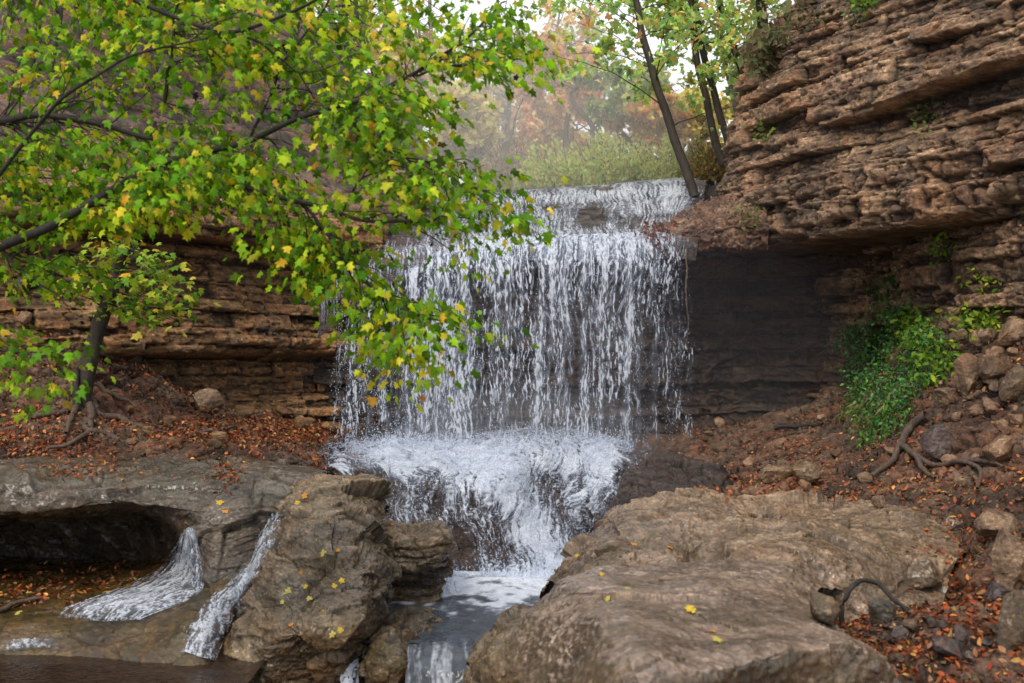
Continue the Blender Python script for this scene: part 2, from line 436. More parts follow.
def hill_sheet():
    # upstream valley floor, then wooded slopes that rise behind the falls and to the left
    rows = []
    for Y, zl, zc, zr in ((20.3, 5.0, 2.2, 2.6), (22.6, 6.0, 3.15, 3.3), (27, 7.6, 3.3, 4.2), (33, 9.5, 4.2, 6.5), (42, 12.5, 6.0, 9.0), (55, 16, 8.5, 11), (75, 19, 11, 13), (110, 23, 14, 15)):
        k = Y/20.3
        rows.append([(-26*k, Y-3, zl+5), (-13*k, Y-1.5, zl+1.5), (-6.5*k, Y, zl*0.72+zc*0.28), (-2.6*k, Y, zc+0.05), (0.5*k, Y, zc), (3.2*k, Y, zc), (6.5*k, Y+1, zr+1.5), (14*k, Y, zr+6), (30*k, Y, zr+9)])
    p, _, _ = loft(np.array(rows), 260, 200)
    p[..., 2] += 0.25*fbm(p[..., 0]*0.5, p[..., 1]*0.5, 0, 4)*sstep(0, 3, np.abs(p[..., 0]-1.5)+0*p[..., 1])
    SURF['hill'] = p
    return mesh_from('hillside', p, grid_faces(200, 260), M['hill'])
tag(hill_sheet(), 'leaf-strewn wooded hillside rising beyond the falls', 'hillside', kind='structure')

# --- right cliff
pathR = [(6.2, 24.5), (5.3, 21.5), (4.35, 19.3), (4.85, 17.6), (5.55, 16.2), (6.2, 14.9), (6.85, 13.6), (7.45, 12.0), (8.1, 9.8), (8.6, 7.0)]
zR =   [9.5,  7.0,  5.4,  4.3,  3.5,  2.8,  2.1, 1.72, 1.60, 1.3, 0.5, -0.6, -1.6, -2.6]
def colR(k):
    base = [-1.3, -0.7, -0.25, 0.1, 0.18, 0.42, 0.5, 0.48]
    if k in (1, 2, 3): base[2] = -0.12; base[1] = -0.7
    base[0] -= [1.5, 1.2, 1.4, 0.8, 0, 0, 0, 0, 0, 0][k]
    base[1] -= [1.2, 1.0, 0.9, 0.4, 0, 0, 0, 0, 0, 0][k]
    base[2] -= [0.3, 0.2, 0.1, 0.1, 0, 0, 0, 0, 0, 0][k]
    deep = [1.7, 1.7, 2.0, 2.0, 1.5, 0.75, 0.2, 0.12, 0.15, 0.2][k]
    u = 0.48
    return base + [u-deep*0.85, u-deep, u-deep*1.05, u-deep*1.0, u-deep*0.8, u-deep*0.6]
oR = np.array([colR(k) for k in range(10)]).T
def ledgeR(s, p):
    x, y, z = p[..., 0], p[..., 1], p[..., 2]
    w = sstep(5.0, 5.6, x)*(1-0.25*sstep(6.9, 7.6, x))
    zl = 3.52 + 0.05*noise(s*1.3, 4.4) + 0.18*sstep(5.4, 6.6, x)
    up = sstep(zl-0.03, zl+0.01, z)*sstep(zl+1.2, zl+0.15, z)
    dn = sstep(zl+0.0, zl-0.06, z)*sstep(zl-0.75, zl-0.35, z)
    d = w*(0.20*up - 0.32*dn)
    # crumbly rubble band at the foot
    band = sstep(3.1, 2.7, z)*sstep(1.55, 1.75, z)
    d = d + band*(0.16*facets(p, 2.2, 1.2, 3.0) + 0.05)
    zl2 = 1.75 + 0.05*noise(s*1.1, 9.4) + 0.35*sstep(6.0, 7.0, x)
    d = d - sstep(5.6, 6.1, x)*0.16*sstep(zl2, zl2-0.06, z)*sstep(zl2-0.5, zl2-0.2, z)
    return d
cR = cliff('cliff_right', pathR, zR, oR, 760, 560, M['cliff'], 21, extra=ledgeR, amp=0.11, block=0.13, lo=0.06, hi=0.36, bw=(0.35, 1.5), edge=0.06)
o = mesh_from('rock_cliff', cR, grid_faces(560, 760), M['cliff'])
tag(o, 'tall layered brown limestone cliff on the far bank beside the falls', 'cliff', kind='structure')

# --- wall behind the falling water
pathB = [(-5.2, 18.9), (-3.6, 19.0), (-2.0, 18.75), (-0.5, 18.5), (1.0, 18.5), (2.3, 18.6), (3.3, 19.0), (4.5, 19.4), (5.9, 18.7), (7.2, 17.2)]
zB = [1.75, 1.62, 1.45, 1.0, 0.3, -0.6, -1.3, -1.8, -2.6]
oB = np.array([[-1.8]*10, [0.5, 0.45, 0.5, 0.6, 0.65, 0.65, 0.5, 0.2, 0, 0], [0.45, 0.45, 0.5, 0.6, 0.65, 0.65, 0.4, 0, 0, 0], [0.0, 0.1, 0.25, 0.35, 0.4, 0.35, 0, -.3, -.3, -.2],
               [0.0, 0.05, 0.2, 0.3, 0.35, 0.25, -.2, -.4, -.4, -.2], [0.1, 0.15, 0.3, 0.35, 0.4, 0.3, -.1, -.3, -.3, -.2], [0.25, 0.3, 0.45, 0.5, 0.5, 0.4, 0.1, -.1, -.1, 0], [0.5]*10, [0.6]*10])
zBm = np.repeat(np.array(zB)[:, None], 10, axis=1)
zBm[:3, 0] -= 0.9; zBm[:3, 1] -= 0.75; zBm[:3, 2] -= 0.2; zBm[3, 0] -= 0.6; zBm[3, 1] -= 0.5
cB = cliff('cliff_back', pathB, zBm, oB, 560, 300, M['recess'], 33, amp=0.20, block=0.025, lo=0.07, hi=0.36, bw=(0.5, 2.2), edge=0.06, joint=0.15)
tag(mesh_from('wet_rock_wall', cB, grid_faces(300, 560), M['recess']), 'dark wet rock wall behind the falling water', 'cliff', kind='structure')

# --- left cliff
pathL = [(-9.5, 13.6), (-7.6, 14.6), (-6.1, 15.6), (-5.2, 16.7), (-4.4, 17.9), (-3.5, 18.7), (-2.4, 19.1)]
zL = [4.6, 3.2, 2.55, 2.2, 1.72, 1.62, 1.0, 0.45, 0.0, -0.12, -0.35, -0.8, -1.2, -2.0]
oL = np.array([[-4.0]*7, [-2.0]*7, [-0.6]*7, [0.35]*7, [0.4]*7, [-0.25]*7, [-0.15]*7, [0.1]*7, [0.3]*7, [0.3]*7, [-0.35, -0.35, -0.35, -0.3, -0.2, -0.2, -0.2], [-0.25]*7, [0.1]*7, [0.3]*7])
cL = cliff('cliff_left', pathL, zL, oL, 480, 420, M['cliff_left'], 47, amp=0.10, block=0.10, lo=0.05, hi=0.32, bw=(0.4, 1.6), edge=0.06)
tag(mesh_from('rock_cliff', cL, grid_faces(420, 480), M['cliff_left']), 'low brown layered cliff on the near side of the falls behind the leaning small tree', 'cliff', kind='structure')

# --- hillside above the left cliff, falling to the camera side
rows = [[(-420, -330, 26), (-150, -260, 27), (0, -210, 28), (150, -120, 29), (300, 10, 28), (420, 120, 26)],
        [(-420, -120, 20), (-150, -80, 21), (0, -40, 22), (150, 10, 23), (300, 90, 23.5), (430, 165, 22.5)],
        [(-420, 60, 16.5), (-150, 70, 17.5), (0, 80, 18), (150, 105, 19.5), (300, 160, 20.5), (430, 192, 20.6)],
        [(-420, 190, 14), (-150, 185, 14.8), (0, 180, 15.6), (140, 190, 17.0), (270, 215, 18.6), (400, 232, 19.2)],
        [(-420, 240, 13.5), (-150, 235, 14.6), (0, 232, 15.5), (150, 232, 16.8), (270, 250, 18.8), (400, 252, 19.3)]]
p, _, _ = loft(pgrid(rows), 300, 260)
n_ = normals(p)
SURF['hill_left'] = rockify(p, n_, big=0.16, mid=0.07, small=0.02, seed=3.3)
tag(mesh_from('hillside', SURF['hill_left'], grid_faces(260, 300), M['hill']), 'steep brown hillside under the maple, covered with fallen leaves', 'hillside', kind='structure')

# --- left bank between cliff and ledge
rows = [[(-420, 225, 13.2), (-250, 235, 13.8), (-100, 235, 14.6), (0, 238, 15.4), (70, 280, 15.6), (130, 345, 15.9), (200, 400, 16.4), (280, 420, 17.4), (350, 432, 18.6)],
        [(-420, 330, 12), (-250, 330, 13), (-100, 330, 14.2), (0, 335, 14.6), (70, 362, 14.8), (130, 398, 15.0), (200, 416, 15.5), (275, 430, 16.2), (332, 444, 17.2)],
        [(-420, 410, 11.5), (-250, 405, 12.6), (-100, 405, 13.5), (0, 405, 13.9), (70, 418, 13.9), (130, 430, 14.1), (200, 436, 14.4), (270, 446, 15.0), (326, 456, 15.9)],
        [(-420, 470, 10.5), (-250, 460, 11.8), (-100, 455, 12.6), (0, 453, 13.1), (70, 452, 13.1), (130, 452, 13.3), (200, 456, 13.6), (270, 466, 14.1), (318, 478, 14.9)],
        [(-420, 520, 10.4), (-250, 500, 11.7), (-100, 495, 12.5), (0, 495, 12.9), (70, 490, 12.9), (130, 490, 13.1), (200, 492, 13.4), (270, 498, 13.9), (318, 505, 14.7)]]
p, _, _ = loft(pgrid(rows), 460, 260)
SURF['bank_left'] = rockify(p, normals(p), big=0.12, mid=0.085, small=0.035, seed=8.1, ff=2.0)
tag(mesh_from('bank', SURF['bank_left'], grid_faces(260, 460), M['soil']), 'earth bank strewn with red leaves below the small tree', 'bank', kind='structure')

# --- right bank (scree and leaf litter)
rows = [[(560, 475, 19.2), (650, 428, 19.2), (740, 420, 19.0), (820, 402, 18.0), (870, 375, 17.0), (930, 320, 15.6), (1010, 280, 14.4), (1080, 262, 13.6), (1200, 230, 12.2), (1420, 200, 9.5)],
        [(560, 500, 17), (650, 455, 17), (740, 444, 16.8), (820, 432, 16.2), (880, 412, 15.2), (940, 372, 14.3), (1020, 345, 13.2), (1080, 338, 12.6), (1200, 330, 11.4), (1420, 320, 9)],
        [(560, 560, 14.6), (650, 505, 14.8), (740, 472, 14.6), (820, 464, 14.2), (880, 455, 13.5), (950, 436, 12.7), (1030, 418, 11.9), (1080, 415, 11.4), (1200, 412, 10.4), (1420, 420, 8.4)],
        [(560, 640, 12.6), (650, 540, 12.8), (740, 506, 12.6), (820, 508, 12.2), (880, 510, 11.7), (950, 512, 11), (1040, 498, 10.3), (1090, 492, 10), (1200, 500, 9), (1420, 520, 7.4)],
        [(560, 620, 11), (650, 570, 11), (740, 590, 10.8), (820, 595, 10.4), (880, 605, 9.8), (950, 606, 9.4), (1040, 575, 8.9), (1090, 560, 8.6), (1200, 570, 8), (1420, 600, 6.6)],
        [(560, 720, 8.6), (650, 660, 8.6), (740, 640, 8.3), (820, 630, 8.1), (880, 630, 7.8), (950, 628, 7.6), (1040, 622, 7.2), (1090, 630, 7), (1200, 650, 6.6), (1420, 690, 5.6)],
        [(560, 840, 6.6), (650, 790, 6.6), (740, 740, 6.5), (820, 720, 6.4), (880, 700, 6.4), (950, 696, 6.3), (1040, 700, 6.1), (1090, 705, 6), (1200, 730, 5.6), (1420, 800, 4.8)],
        [(560, 1100, 4.6), (650, 1000, 4.6), (740, 960, 4.5), (820, 900, 4.5), (880, 880, 4.5), (950, 870, 4.5), (1040, 880, 4.4), (1090, 890, 4.3), (1200, 920, 4), (1420, 1000, 3.6)]]
p, _, _ = loft(pgrid(rows), 460, 480)
SURF['bank_right'] = rockify(p, normals(p), big=0.10, mid=0.07, small=0.035, seed=5.5, ff=2.0)
tag(mesh_from('bank', SURF['bank_right'], grid_faces(480, 460), M['soil']), 'sloping bank of scree and red leaf litter below the tall cliff', 'bank', kind='structure')

# --- stepped rock over which the stream reaches the lip, and the lower rock steps
def lip_rows():
    out = []
    for (yy, Y) in ((184, 24.0), (186, 21.6), (190, 21.1), (201, 20.6), (206, 20.0), (216, 19.5), (221, 19.0), (231, 18.6), (236, 18.2), (243, 17.75), (262, 17.68)):
        k = (yy-184)/60.0
        out.append([(330-10*k, yy+14+48*k, Y-0.2), (400-10*k, yy+6+14*k, Y), (470, yy+10*(1-k)+3, Y), (540, yy+7*(1-k)+1, Y), (600, yy+3*(1-k)+1, Y), (650, yy-1, Y), (690-12*k, yy-3, Y-0.1), (706-8*k, yy-1, Y-0.1)])
    return out
LIP = pgrid(lip_rows())
p, _, _ = loft(LIP, 420, 240)
n_ = normals(p)
lipP = rockify(p, n_, big=0.07, mid=0.05, small=0.012, seed=2.2, terr=0.05, tstep=0.16)
SURF['lip'] = lipP
tag(mesh_from('stream_bed', lipP, grid_faces(240, 420), M['wet']), 'stepped wet rock bed above the lip of the falls', 'stream bed', kind='structure')

STEP_ROWS = [
    [(320, 436, 18.9), (400, 438, 18.9), (450, 438, 18.8), (510, 438, 18.8), (560, 438, 18.8), (610, 440, 18.8), (650, 446, 18.8), (690, 455, 18.6)],
    [(315, 452, 17.2), (385, 453, 17.2), (440, 450, 17.2), (505, 447, 17.2), (560, 446, 17.3), (610, 450, 17.4), (645, 460, 17.3), (690, 470, 17.0)],
    [(322, 467, 15.5), (388, 471, 15.2), (445, 474, 15.0), (500, 470, 15.2), (555, 462, 15.8), (606, 466, 16.0), (640, 476, 15.8), (690, 486, 15.5)],
    [(350, 490, 14.9), (388, 494, 14.65), (440, 492, 14.7), (492, 494, 14.6), (550, 488, 15.2), (600, 490, 15.4), (630, 498, 15.2), (690, 505, 14.9)],
    [(370, 520, 14.5), (392, 524, 14.4), (440, 526, 14.35), (486, 530, 14.2), (545, 520, 14.7), (592, 518, 14.9), (622, 520, 14.9), (690, 530, 14.5)],
    [(385, 556, 14.2), (410, 560, 14.1), (450, 566, 13.9), (495, 564, 13.8), (548, 556, 14.1), (584, 548, 14.4), (612, 545, 14.4), (690, 560, 14.0)],
    [(395, 592, 13.9), (420, 594, 13.8), (455, 594, 13.6), (500, 590, 13.5), (545, 584, 13.6), (578, 575, 13.9), (604, 570, 13.9), (690, 590, 13.5)],
    [(395, 640, 13.7), (420, 640, 13.6), (455, 640, 13.5), (500, 635, 13.4), (545, 630, 13.5), (578, 620, 13.7), (604, 612, 13.7), (690, 630, 13.3)]]
STEP = pgrid(STEP_ROWS)
NU, NV = 420, 360
p, _, _ = loft(STEP, NU, NV)
stepN = normals(p)
stepP = rockify(p, stepN, big=0.2, mid=0.07, small=0.012, seed=9.4, f=0.9)
tag(mesh_from('rock_steps', stepP, grid_faces(NV, NU), M['wet']), 'rounded dark rock steps under the lower cascade', 'rock steps', kind='structure')

# --- lower left wet floor
rows = [[(-300, 545, 13.2), (-120, 560, 13.3), (0, 560, 14.6), (90, 560, 14.4), (170, 556, 13.4), (225, 540, 12.6), (275, 515, 13.0)],
        [(-300, 580, 12.2), (-120, 588, 12.2), (0, 590, 12.2), (90, 590, 12.1), (160, 588, 11.9), (225, 575, 11.6), (276, 552, 12.4)],
        [(-300, 612, 11.3), (-120, 615, 11.3), (0, 614, 11.4), (80, 612, 11.3), (150, 612, 11.1), (215, 606, 10.9), (268, 598, 12.0)],
        [(-300, 630, 10.8), (-120, 632, 10.8), (0, 632, 10.85), (80, 630, 10.8), (150, 631, 10.65), (206, 632, 10.5), (262, 640, 11.8)],
        [(-300, 652, 10.5), (-120, 652, 10.5), (0, 652, 10.6), (80, 650, 10.55), (150, 652, 10.4), (206, 656, 10.3), (258, 662, 11.6)],
        [(-300, 720, 10.2), (-120, 720, 10.2), (0, 715, 10.3), (80, 715, 10.3), (150, 720, 10.1), (206, 725, 10.0), (258, 730, 11.4)]]
p, _, _ = loft(pgrid(rows), 360, 240)
SURF['floor_left'] = rockify(p, normals(p), big=0.06, mid=0.035, small=0.01, seed=4.1)
tag(mesh_from('stream_bed', SURF['floor_left'], grid_faces(240, 360), M['bed']), 'mossy brown stream bed under the dark overhang', 'stream bed', kind='structure')

# ================================================================== ROCKS
def rock_thing(name, p, mat, label, cat='rock', group=None):
    nv, nu = p.shape[:2]
    c = p.reshape(-1, 3); org = np.array([c[:, 0].mean(), c[:, 1].mean(), c[:, 2].min()])
    return tag(mesh_from(name, p, grid_faces(nv, nu), mat, origin=org), label, cat, group)

# near slab
rows = [[(548, 640, 8.5), (552, 610, 8.6), (562, 592, 8.7), (568, 592, 8.7), (650, 585, 8.9), (740, 580, 8.9), (820, 580, 8.9), (850, 600, 8.8)],
        [(540, 606, 8.2), (549, 592, 8.25), (561, 579, 8.3), (568, 576, 8.35), (650, 564, 8.6), (740, 560, 8.6), (800, 566, 8.5), (828, 585, 8.4)],
        [(524, 622, 7.6), (556, 606, 7.4), (588, 592, 7.35), (597, 587, 7.5), (660, 583, 7.6), (730, 584, 7.6), (782, 592, 7.6), (815, 606, 7.6)],
        [(516, 655, 7.0), (563, 632, 6.65), (607, 614, 6.4), (618, 608, 6.55), (680, 612, 6.6), (750, 614, 6.6), (815, 618, 6.7), (845, 628, 6.8)],
        [(520, 705, 6.3), (578, 668, 5.95), (617, 650, 5.65), (628, 640, 5.75), (695, 640, 5.9), (770, 632, 6.1), (838, 634, 6.3), (868, 646, 6.4)],
        [(520, 740, 5.9), (582, 706, 5.55), (622, 684, 5.15), (634, 672, 5.2), (700, 662, 5.45), (785, 644, 5.8), (856, 643, 6.1), (888, 660, 6.2)],
        [(520, 752, 5.85), (584, 720, 5.5), (630, 700, 5.05), (640, 690, 5.1), (702, 674, 5.3), (787, 654, 5.7), (860, 651, 6.02), (893, 668, 6.15)],
        [(520, 790, 5.75), (590, 750, 5.4), (634, 735, 5.0), (644, 728, 5.0), (705, 705, 5.3), (790, 684, 5.7), (868, 676, 6.02), (903, 688, 6.15)],
        [(520, 900, 5.6), (590, 900, 5.3), (640, 890, 5.0), (655, 880, 5.0), (715, 850, 5.3), (795, 800, 5.7), (872, 760, 6.0), (910, 740, 6.15)]]
p, _, _ = loft(pgrid(rows), 520, 420)
p = rockify(p, normals(p), big=0.05, mid=0.045, small=0.013, seed=1.7, f=0.7, zf=1.3, ff=1.0, crack=0.03, step=0.06)
SURF['slab'] = p
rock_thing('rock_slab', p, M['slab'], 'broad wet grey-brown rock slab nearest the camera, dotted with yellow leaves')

# back outcrop
rows = [[(540, 620, 11.2), (570, 590, 11.4), (610, 545, 11.7), (690, 520, 12.2), (770, 520, 12.4), (850, 520, 12.2), (930, 525, 11.9), (1000, 540, 11.6)],
        [(552, 585, 10.7), (572, 553, 10.9), (612, 514, 11.3), (690, 492, 11.9), (770, 497, 12.1), (850, 500, 11.9), (930, 505, 11.6), (1000, 520, 11.2)],
        [(553, 586, 10.3), (580, 555, 10.3), (620, 520, 10.6), (690, 503, 11.1), (770, 510, 11.2), (850, 515, 11.1), (920, 520, 10.9), (985, 535, 10.6)],
        [(556, 590, 9.8), (590, 560, 9.8), (635, 535, 9.9), (700, 522, 10.2), (775, 526, 10.3), (850, 528, 10.3), (915, 535, 10.2), (962, 552, 10.0)],
        [(560, 596, 9.3), (596, 566, 9.3), (640, 549, 9.4), (702, 545, 9.5), (780, 537, 9.6), (840, 543, 9.6), (905, 552, 9.6), (950, 575, 9.4)],
        [(562, 610, 9.0), (600, 585, 8.9), (645, 566, 8.9), (705, 562, 9.0), (785, 556, 9.0), (840, 562, 9.0), (900, 578, 9.0), (945, 600, 8.9)],
        [(565, 640, 8.8), (600, 620, 8.6), (650, 590, 8.6), (720, 590, 8.6), (790, 590, 8.65), (845, 592, 8.6), (895, 606, 8.6), (935, 618, 8.6)],
        [(565, 690, 8.7), (600, 680, 8.5), (650, 660, 8.5), (730, 655, 8.5), (795, 640, 8.5), (850, 632, 8.4), (890, 640, 8.4), (930, 645, 8.4)]]
p, _, _ = loft(pgrid(rows), 560, 400)
n_ = normals(p)
px, py = proj(p)
hol = -0.30*np.exp(-(((px-706)/20)**2 + ((py-547)/16)**2)) - 0.16*np.exp(-(((px-640)/26)**2 + ((py-535)/9)**2)) - 0.22*np.exp(-(((px-808)/40)**2 + ((py-600)/16)**2))
p = rockify(p + n_*hol[..., None], n_, big=0.07, mid=0.12, small=0.018, seed=6.3, f=0.85, terr=0.0, zf=1.9, ff=1.3, crack=0.05, step=0.25)
SURF['outcrop'] = p
rock_thing('rock_outcrop', p, M['outcrop'], 'long low tan rock outcrop behind the near slab, with a dark hollow in its face')

# left ledge with the dark void below
rows = [[(-420, 470, 12.6), (-200, 460, 13.0), (-50, 456, 13.4), (60, 454, 13.5), (120, 455, 13.6), (180, 458, 13.7), (225, 462, 13.8), (270, 466, 14.0), (330, 470, 14.5)],
        [(-420, 485, 11.6), (-200, 475, 12.1), (-50, 470, 12.6), (60, 466, 12.7), (120, 463, 12.7), (180, 464, 12.8), (225, 468, 12.9), (272, 473, 13.2), (325, 474, 13.7)],
        [(-420, 510, 11.0), (-200, 498, 11.4), (-50, 490, 11.8), (60, 486, 11.9), (120, 480, 12.0), (180, 482, 12.1), (228, 484, 12.2), (278, 482, 12.6), (318, 482, 13.1)],
        [(-420, 535, 10.9), (-200, 520, 11.3), (-50, 512, 11.7), (60, 509, 11.75), (120, 503, 11.8), (180, 506, 11.8), (229, 508, 11.9), (278, 500, 12.2), (312, 495, 12.7)],
        [(-420, 540, 11.6), (-200, 525, 12.0), (-50, 517, 12.4), (60, 514, 12.5), (120, 509, 12.5), (178, 518, 12.0), (222, 530, 11.7), (272, 520, 12.0), (305, 512, 12.4)],
        [(-420, 545, 14.0), (-200, 528, 14.8), (-50, 520, 15.2), (60, 518, 15.2), (120, 520, 14.6), (182, 540, 12.4), (218, 556, 11.5), (265, 545, 11.8), (298, 540, 12.1)],
        [(-420, 600, 12.9), (-200, 575, 13.5), (-50, 560, 15.4), (60, 558, 15.4), (120, 560, 14.8), (184, 572, 12.5), (212, 585, 11.3), (258, 575, 11.5), (292, 570, 11.8)],
        [(-420, 640, 12.9), (-200, 620, 13.5), (-50, 620, 13.9), (60, 618, 14.0), (120, 615, 13.8), (184, 618, 12.4), (206, 622, 11.0), (250, 615, 11.1), (288, 610, 11.5)],
        [(-420, 680, 12.9), (-200, 670, 13.5), (-50, 670, 13.9), (60, 668, 14.0), (120, 665, 13.8), (184, 662, 12.3), (200, 660, 10.8), (245, 655, 10.8), (285, 650, 11.3)]]
p, _, _ = loft(pgrid(rows), 560, 380)
n_ = normals(p)
p = rockify(p, n_, big=0.09, mid=0.10, small=0.016, seed=12.3, f=0.8, terr=0.02, tstep=0.14, zf=1.9, ff=1.3, crack=0.07)
SURF['ledge'] = p
rock_thing('rock_ledge', p, M['ledge'], 'grey flat-topped rock ledge overhanging a dark hollow, with two thin streams at its end')

# centre boulder
rows = [[(285, 500, 13.4), (305, 492, 13.5), (330, 490, 13.6), (360, 492, 13.6), (385, 500, 13.5), (392, 520, 13.4)],
        [(288, 486, 12.9), (308, 479, 13.0), (333, 476, 13.1), (358, 478, 13.1), (380, 486, 13.0), (388, 505, 12.9)],
        [(276, 505, 12.2), (300, 495, 12.1), (330, 491, 12.1), (358, 497, 12.2), (376, 508, 12.3), (384, 525, 12.5)],
        [(262, 540, 11.6), (292, 530, 11.35), (330, 522, 11.3), (360, 528, 11.5), (378, 540, 11.8), (388, 552, 12.2)],
        [(256, 575, 11.3), (284, 570, 10.9), (325, 560, 10.75), (368, 562, 10.9), (386, 568, 11.3), (394, 580, 11.9)],
        [(246, 610, 11.0), (278, 604, 10.55), (322, 598, 10.35), (362, 600, 10.5), (380, 606, 10.9), (386, 615, 11.5)],
        [(236, 645, 10.8), (268, 640, 10.3), (312, 632, 10.1), (352, 636, 10.2), (368, 640, 10.6), (374, 648, 11.3)],
        [(240, 690, 10.6), (262, 672, 10.35), (306, 655, 10.3), (344, 655, 10.4), (358, 660, 10.8), (362, 670, 11.3)],
        [(250, 760, 10.6), (268, 720, 10.5), (304, 710, 10.6), (340, 705, 10.8), (352, 712, 11.1), (358, 725, 11.4)]]
p, _, _ = loft(pgrid(rows), 320, 420)
n_ = normals(p)
p = rockify(p, n_, big=0.08, mid=0.20, small=0.018, seed=15.9, f=1.0, terr=0.0, zf=1.7, ff=1.25, crack=0.05)
SURF['boulder'] = p
rock_thing('boulder', p, M['boulder'], 'large rough layered boulder between the thin side stream and the main cascade')

# layered block beside the cascade
rows = [[(350, 545, 13.3), (372, 535, 13.4), (405, 530, 13.4), (435, 530, 13.4), (450, 545, 13.3)],
        [(350, 540, 12.6), (372, 533, 12.5), (405, 529, 12.5), (436, 527, 12.6), (452, 538, 12.9)],
        [(350, 550, 12.2), (374, 548, 12.0), (408, 545, 11.95), (438, 541, 12.1), (454, 548, 12.5)],
        [(352, 568, 12.2), (376, 566, 11.95), (410, 566, 11.9), (440, 562, 12.05), (452, 566, 12.5)],
        [(354, 580, 12.5), (378, 578, 12.4), (408, 580, 12.35), (434, 578, 12.4), (446, 580, 12.7)],
        [(354, 600, 12.5), (378, 600, 12.4), (406, 604, 12.3), (430, 602, 12.4), (442, 604, 12.7)],
        [(354, 640, 12.5), (378, 640, 12.4), (406, 640, 12.3), (430, 640, 12.4), (442, 640, 12.7)]]
p, _, _ = loft(pgrid(rows), 200, 200)
p = rockify(p, normals(p), big=0.05, mid=0.08, small=0.014, seed=19.9, f=1.2, terr=0.06, tstep=0.11, zf=2.2, crack=0.06)
SURF['block'] = p
rock_thing('rock_block', p, M['boulder'], 'thin-bedded dark rock block jutting out beside the lower cascade')

rows = [[(366, 640, 12.0), (385, 625, 12.1), (405, 615, 12.2), (425, 612, 12.2), (442, 625, 12.0)],
        [(364, 636, 11.3), (384, 622, 11.4), (406, 613, 11.6), (428, 610, 11.8), (444, 622, 11.7)],
        [(362, 650, 10.7), (380, 636, 10.7), (402, 630, 10.8), (424, 628, 11.1), (440, 634, 11.2)],
        [(360, 675, 10.4), (378, 660, 10.3), (398, 655, 10.3), (418, 656, 10.6), (430, 660, 10.9)],
        [(358, 720, 10.3), (378, 710, 10.2), (398, 705, 10.2), (416, 705, 10.4), (428, 710, 10.7)]]
p, _, _ = loft(pgrid(rows), 180, 180)
p = rockify(p, normals(p), big=0.08, mid=0.12, small=0.014, seed=23.1, f=1.4, crack=0.06, zf=1.7)
rock_thing('boulder', p, M['boulder'], 'small tilted boulder splitting the stream at the foot of the large boulder')

rows = [[(478, 660, 10.2), (492, 640, 10.3), (512, 625, 10.3), (535, 620, 10.2), (556, 640, 9.8)],
        [(474, 655, 9.7), (490, 632, 9.7), (512, 612, 9.8), (538, 606, 9.8), (560, 625, 9.5)],
        [(470, 668, 9.2), (490, 646, 9.0), (514, 628, 9.0), (540, 622, 9.1), (560, 640, 9.0)],
        [(466, 690, 8.9), (490, 672, 8.6), (516, 655, 8.5), (540, 655, 8.6), (560, 665, 8.6)],
        [(466, 760, 8.7), (490, 740, 8.4), (516, 730, 8.3), (540, 730, 8.4), (560, 730, 8.4)]]
p, _, _ = loft(pgrid(rows), 200, 180)
p = rockify(p, normals(p), big=0.08, mid=0.08, small=0.012, seed=27.1, f=1.2, crack=0.04, zf=1.6)
rock_thing('boulder', p, M['boulder'], 'mossy olive boulder at the stream edge against the near slab')

# dark boulder right of the falls foot
rows = [[(552, 600, 14.2), (586, 562, 14.4), (614, 500, 14.8), (640, 468, 15.2), (672, 462, 15.4), (705, 472, 15.2), (740, 497, 14.8)],
        [(556, 592, 13.7), (588, 544, 13.8), (616, 488, 14.2), (638, 460, 14.5), (673, 454, 14.7), (708, 466, 14.5), (742, 492, 14.2)],
        [(558, 590, 13.2), (590, 552, 13.2), (620, 508, 13.4), (645, 482, 13.6), (678, 477, 13.7), (710, 484, 13.6), (742, 500, 13.4)],
        [(552, 600, 12.9), (586, 572, 12.8), (618, 540, 12.9), (648, 514, 13.0), (680, 506, 13.1), (710, 508, 13.0), (742, 516, 12.9)],
        [(555, 640, 12.8), (590, 630, 12.6), (620, 600, 12.7), (648, 580, 12.7), (680, 570, 12.8), (710, 560, 12.8), (742, 560, 12.7)]]
p, _, _ = loft(pgrid(rows), 260, 180)
p = rockify(p, normals(p), big=0.12, mid=0.07, small=0.012, seed=31.1, f=1.1, terr=0.03)
rock_thing('boulder', p, M['wet'], 'dark wet boulder at the foot of the falls, in the shade of the recess')

# dark rounded rocks under the cascade spray
rows = [[(650, 232, 19.0), (668, 222, 19.0), (694, 206, 18.9), (725, 194, 18.8), (760, 190, 18.4)],
        [(646, 236, 18.3), (664, 228, 18.3), (690, 216, 18.2), (724, 206, 18.0), (764, 202, 17.7)],
        [(643, 242, 17.9), (662, 238, 17.85), (690, 232, 17.7), (726, 227, 17.45), (768, 224, 17.1)],
        [(645, 246, 17.9), (664, 246, 17.85), (692, 246, 17.75), (728, 245, 17.5), (768, 243, 17.2)],
        [(650, 247, 18.3), (668, 247, 18.3), (694, 248, 18.3), (728, 247, 18.2), (768, 245, 18.0)]]
p, _, _ = loft(pgrid(rows), 260, 130)
p = rockify(p, normals(p), big=0.05, mid=0.075, small=0.02, seed=51.3, f=1.6, zf=1.6, ff=3.0, crack=0.25)
SURF['brow'] = p
rock_thing('rock_ledge', p, M['brow'], 'crumbling brown brow of rock at the right end of the lip, above the dark recess')

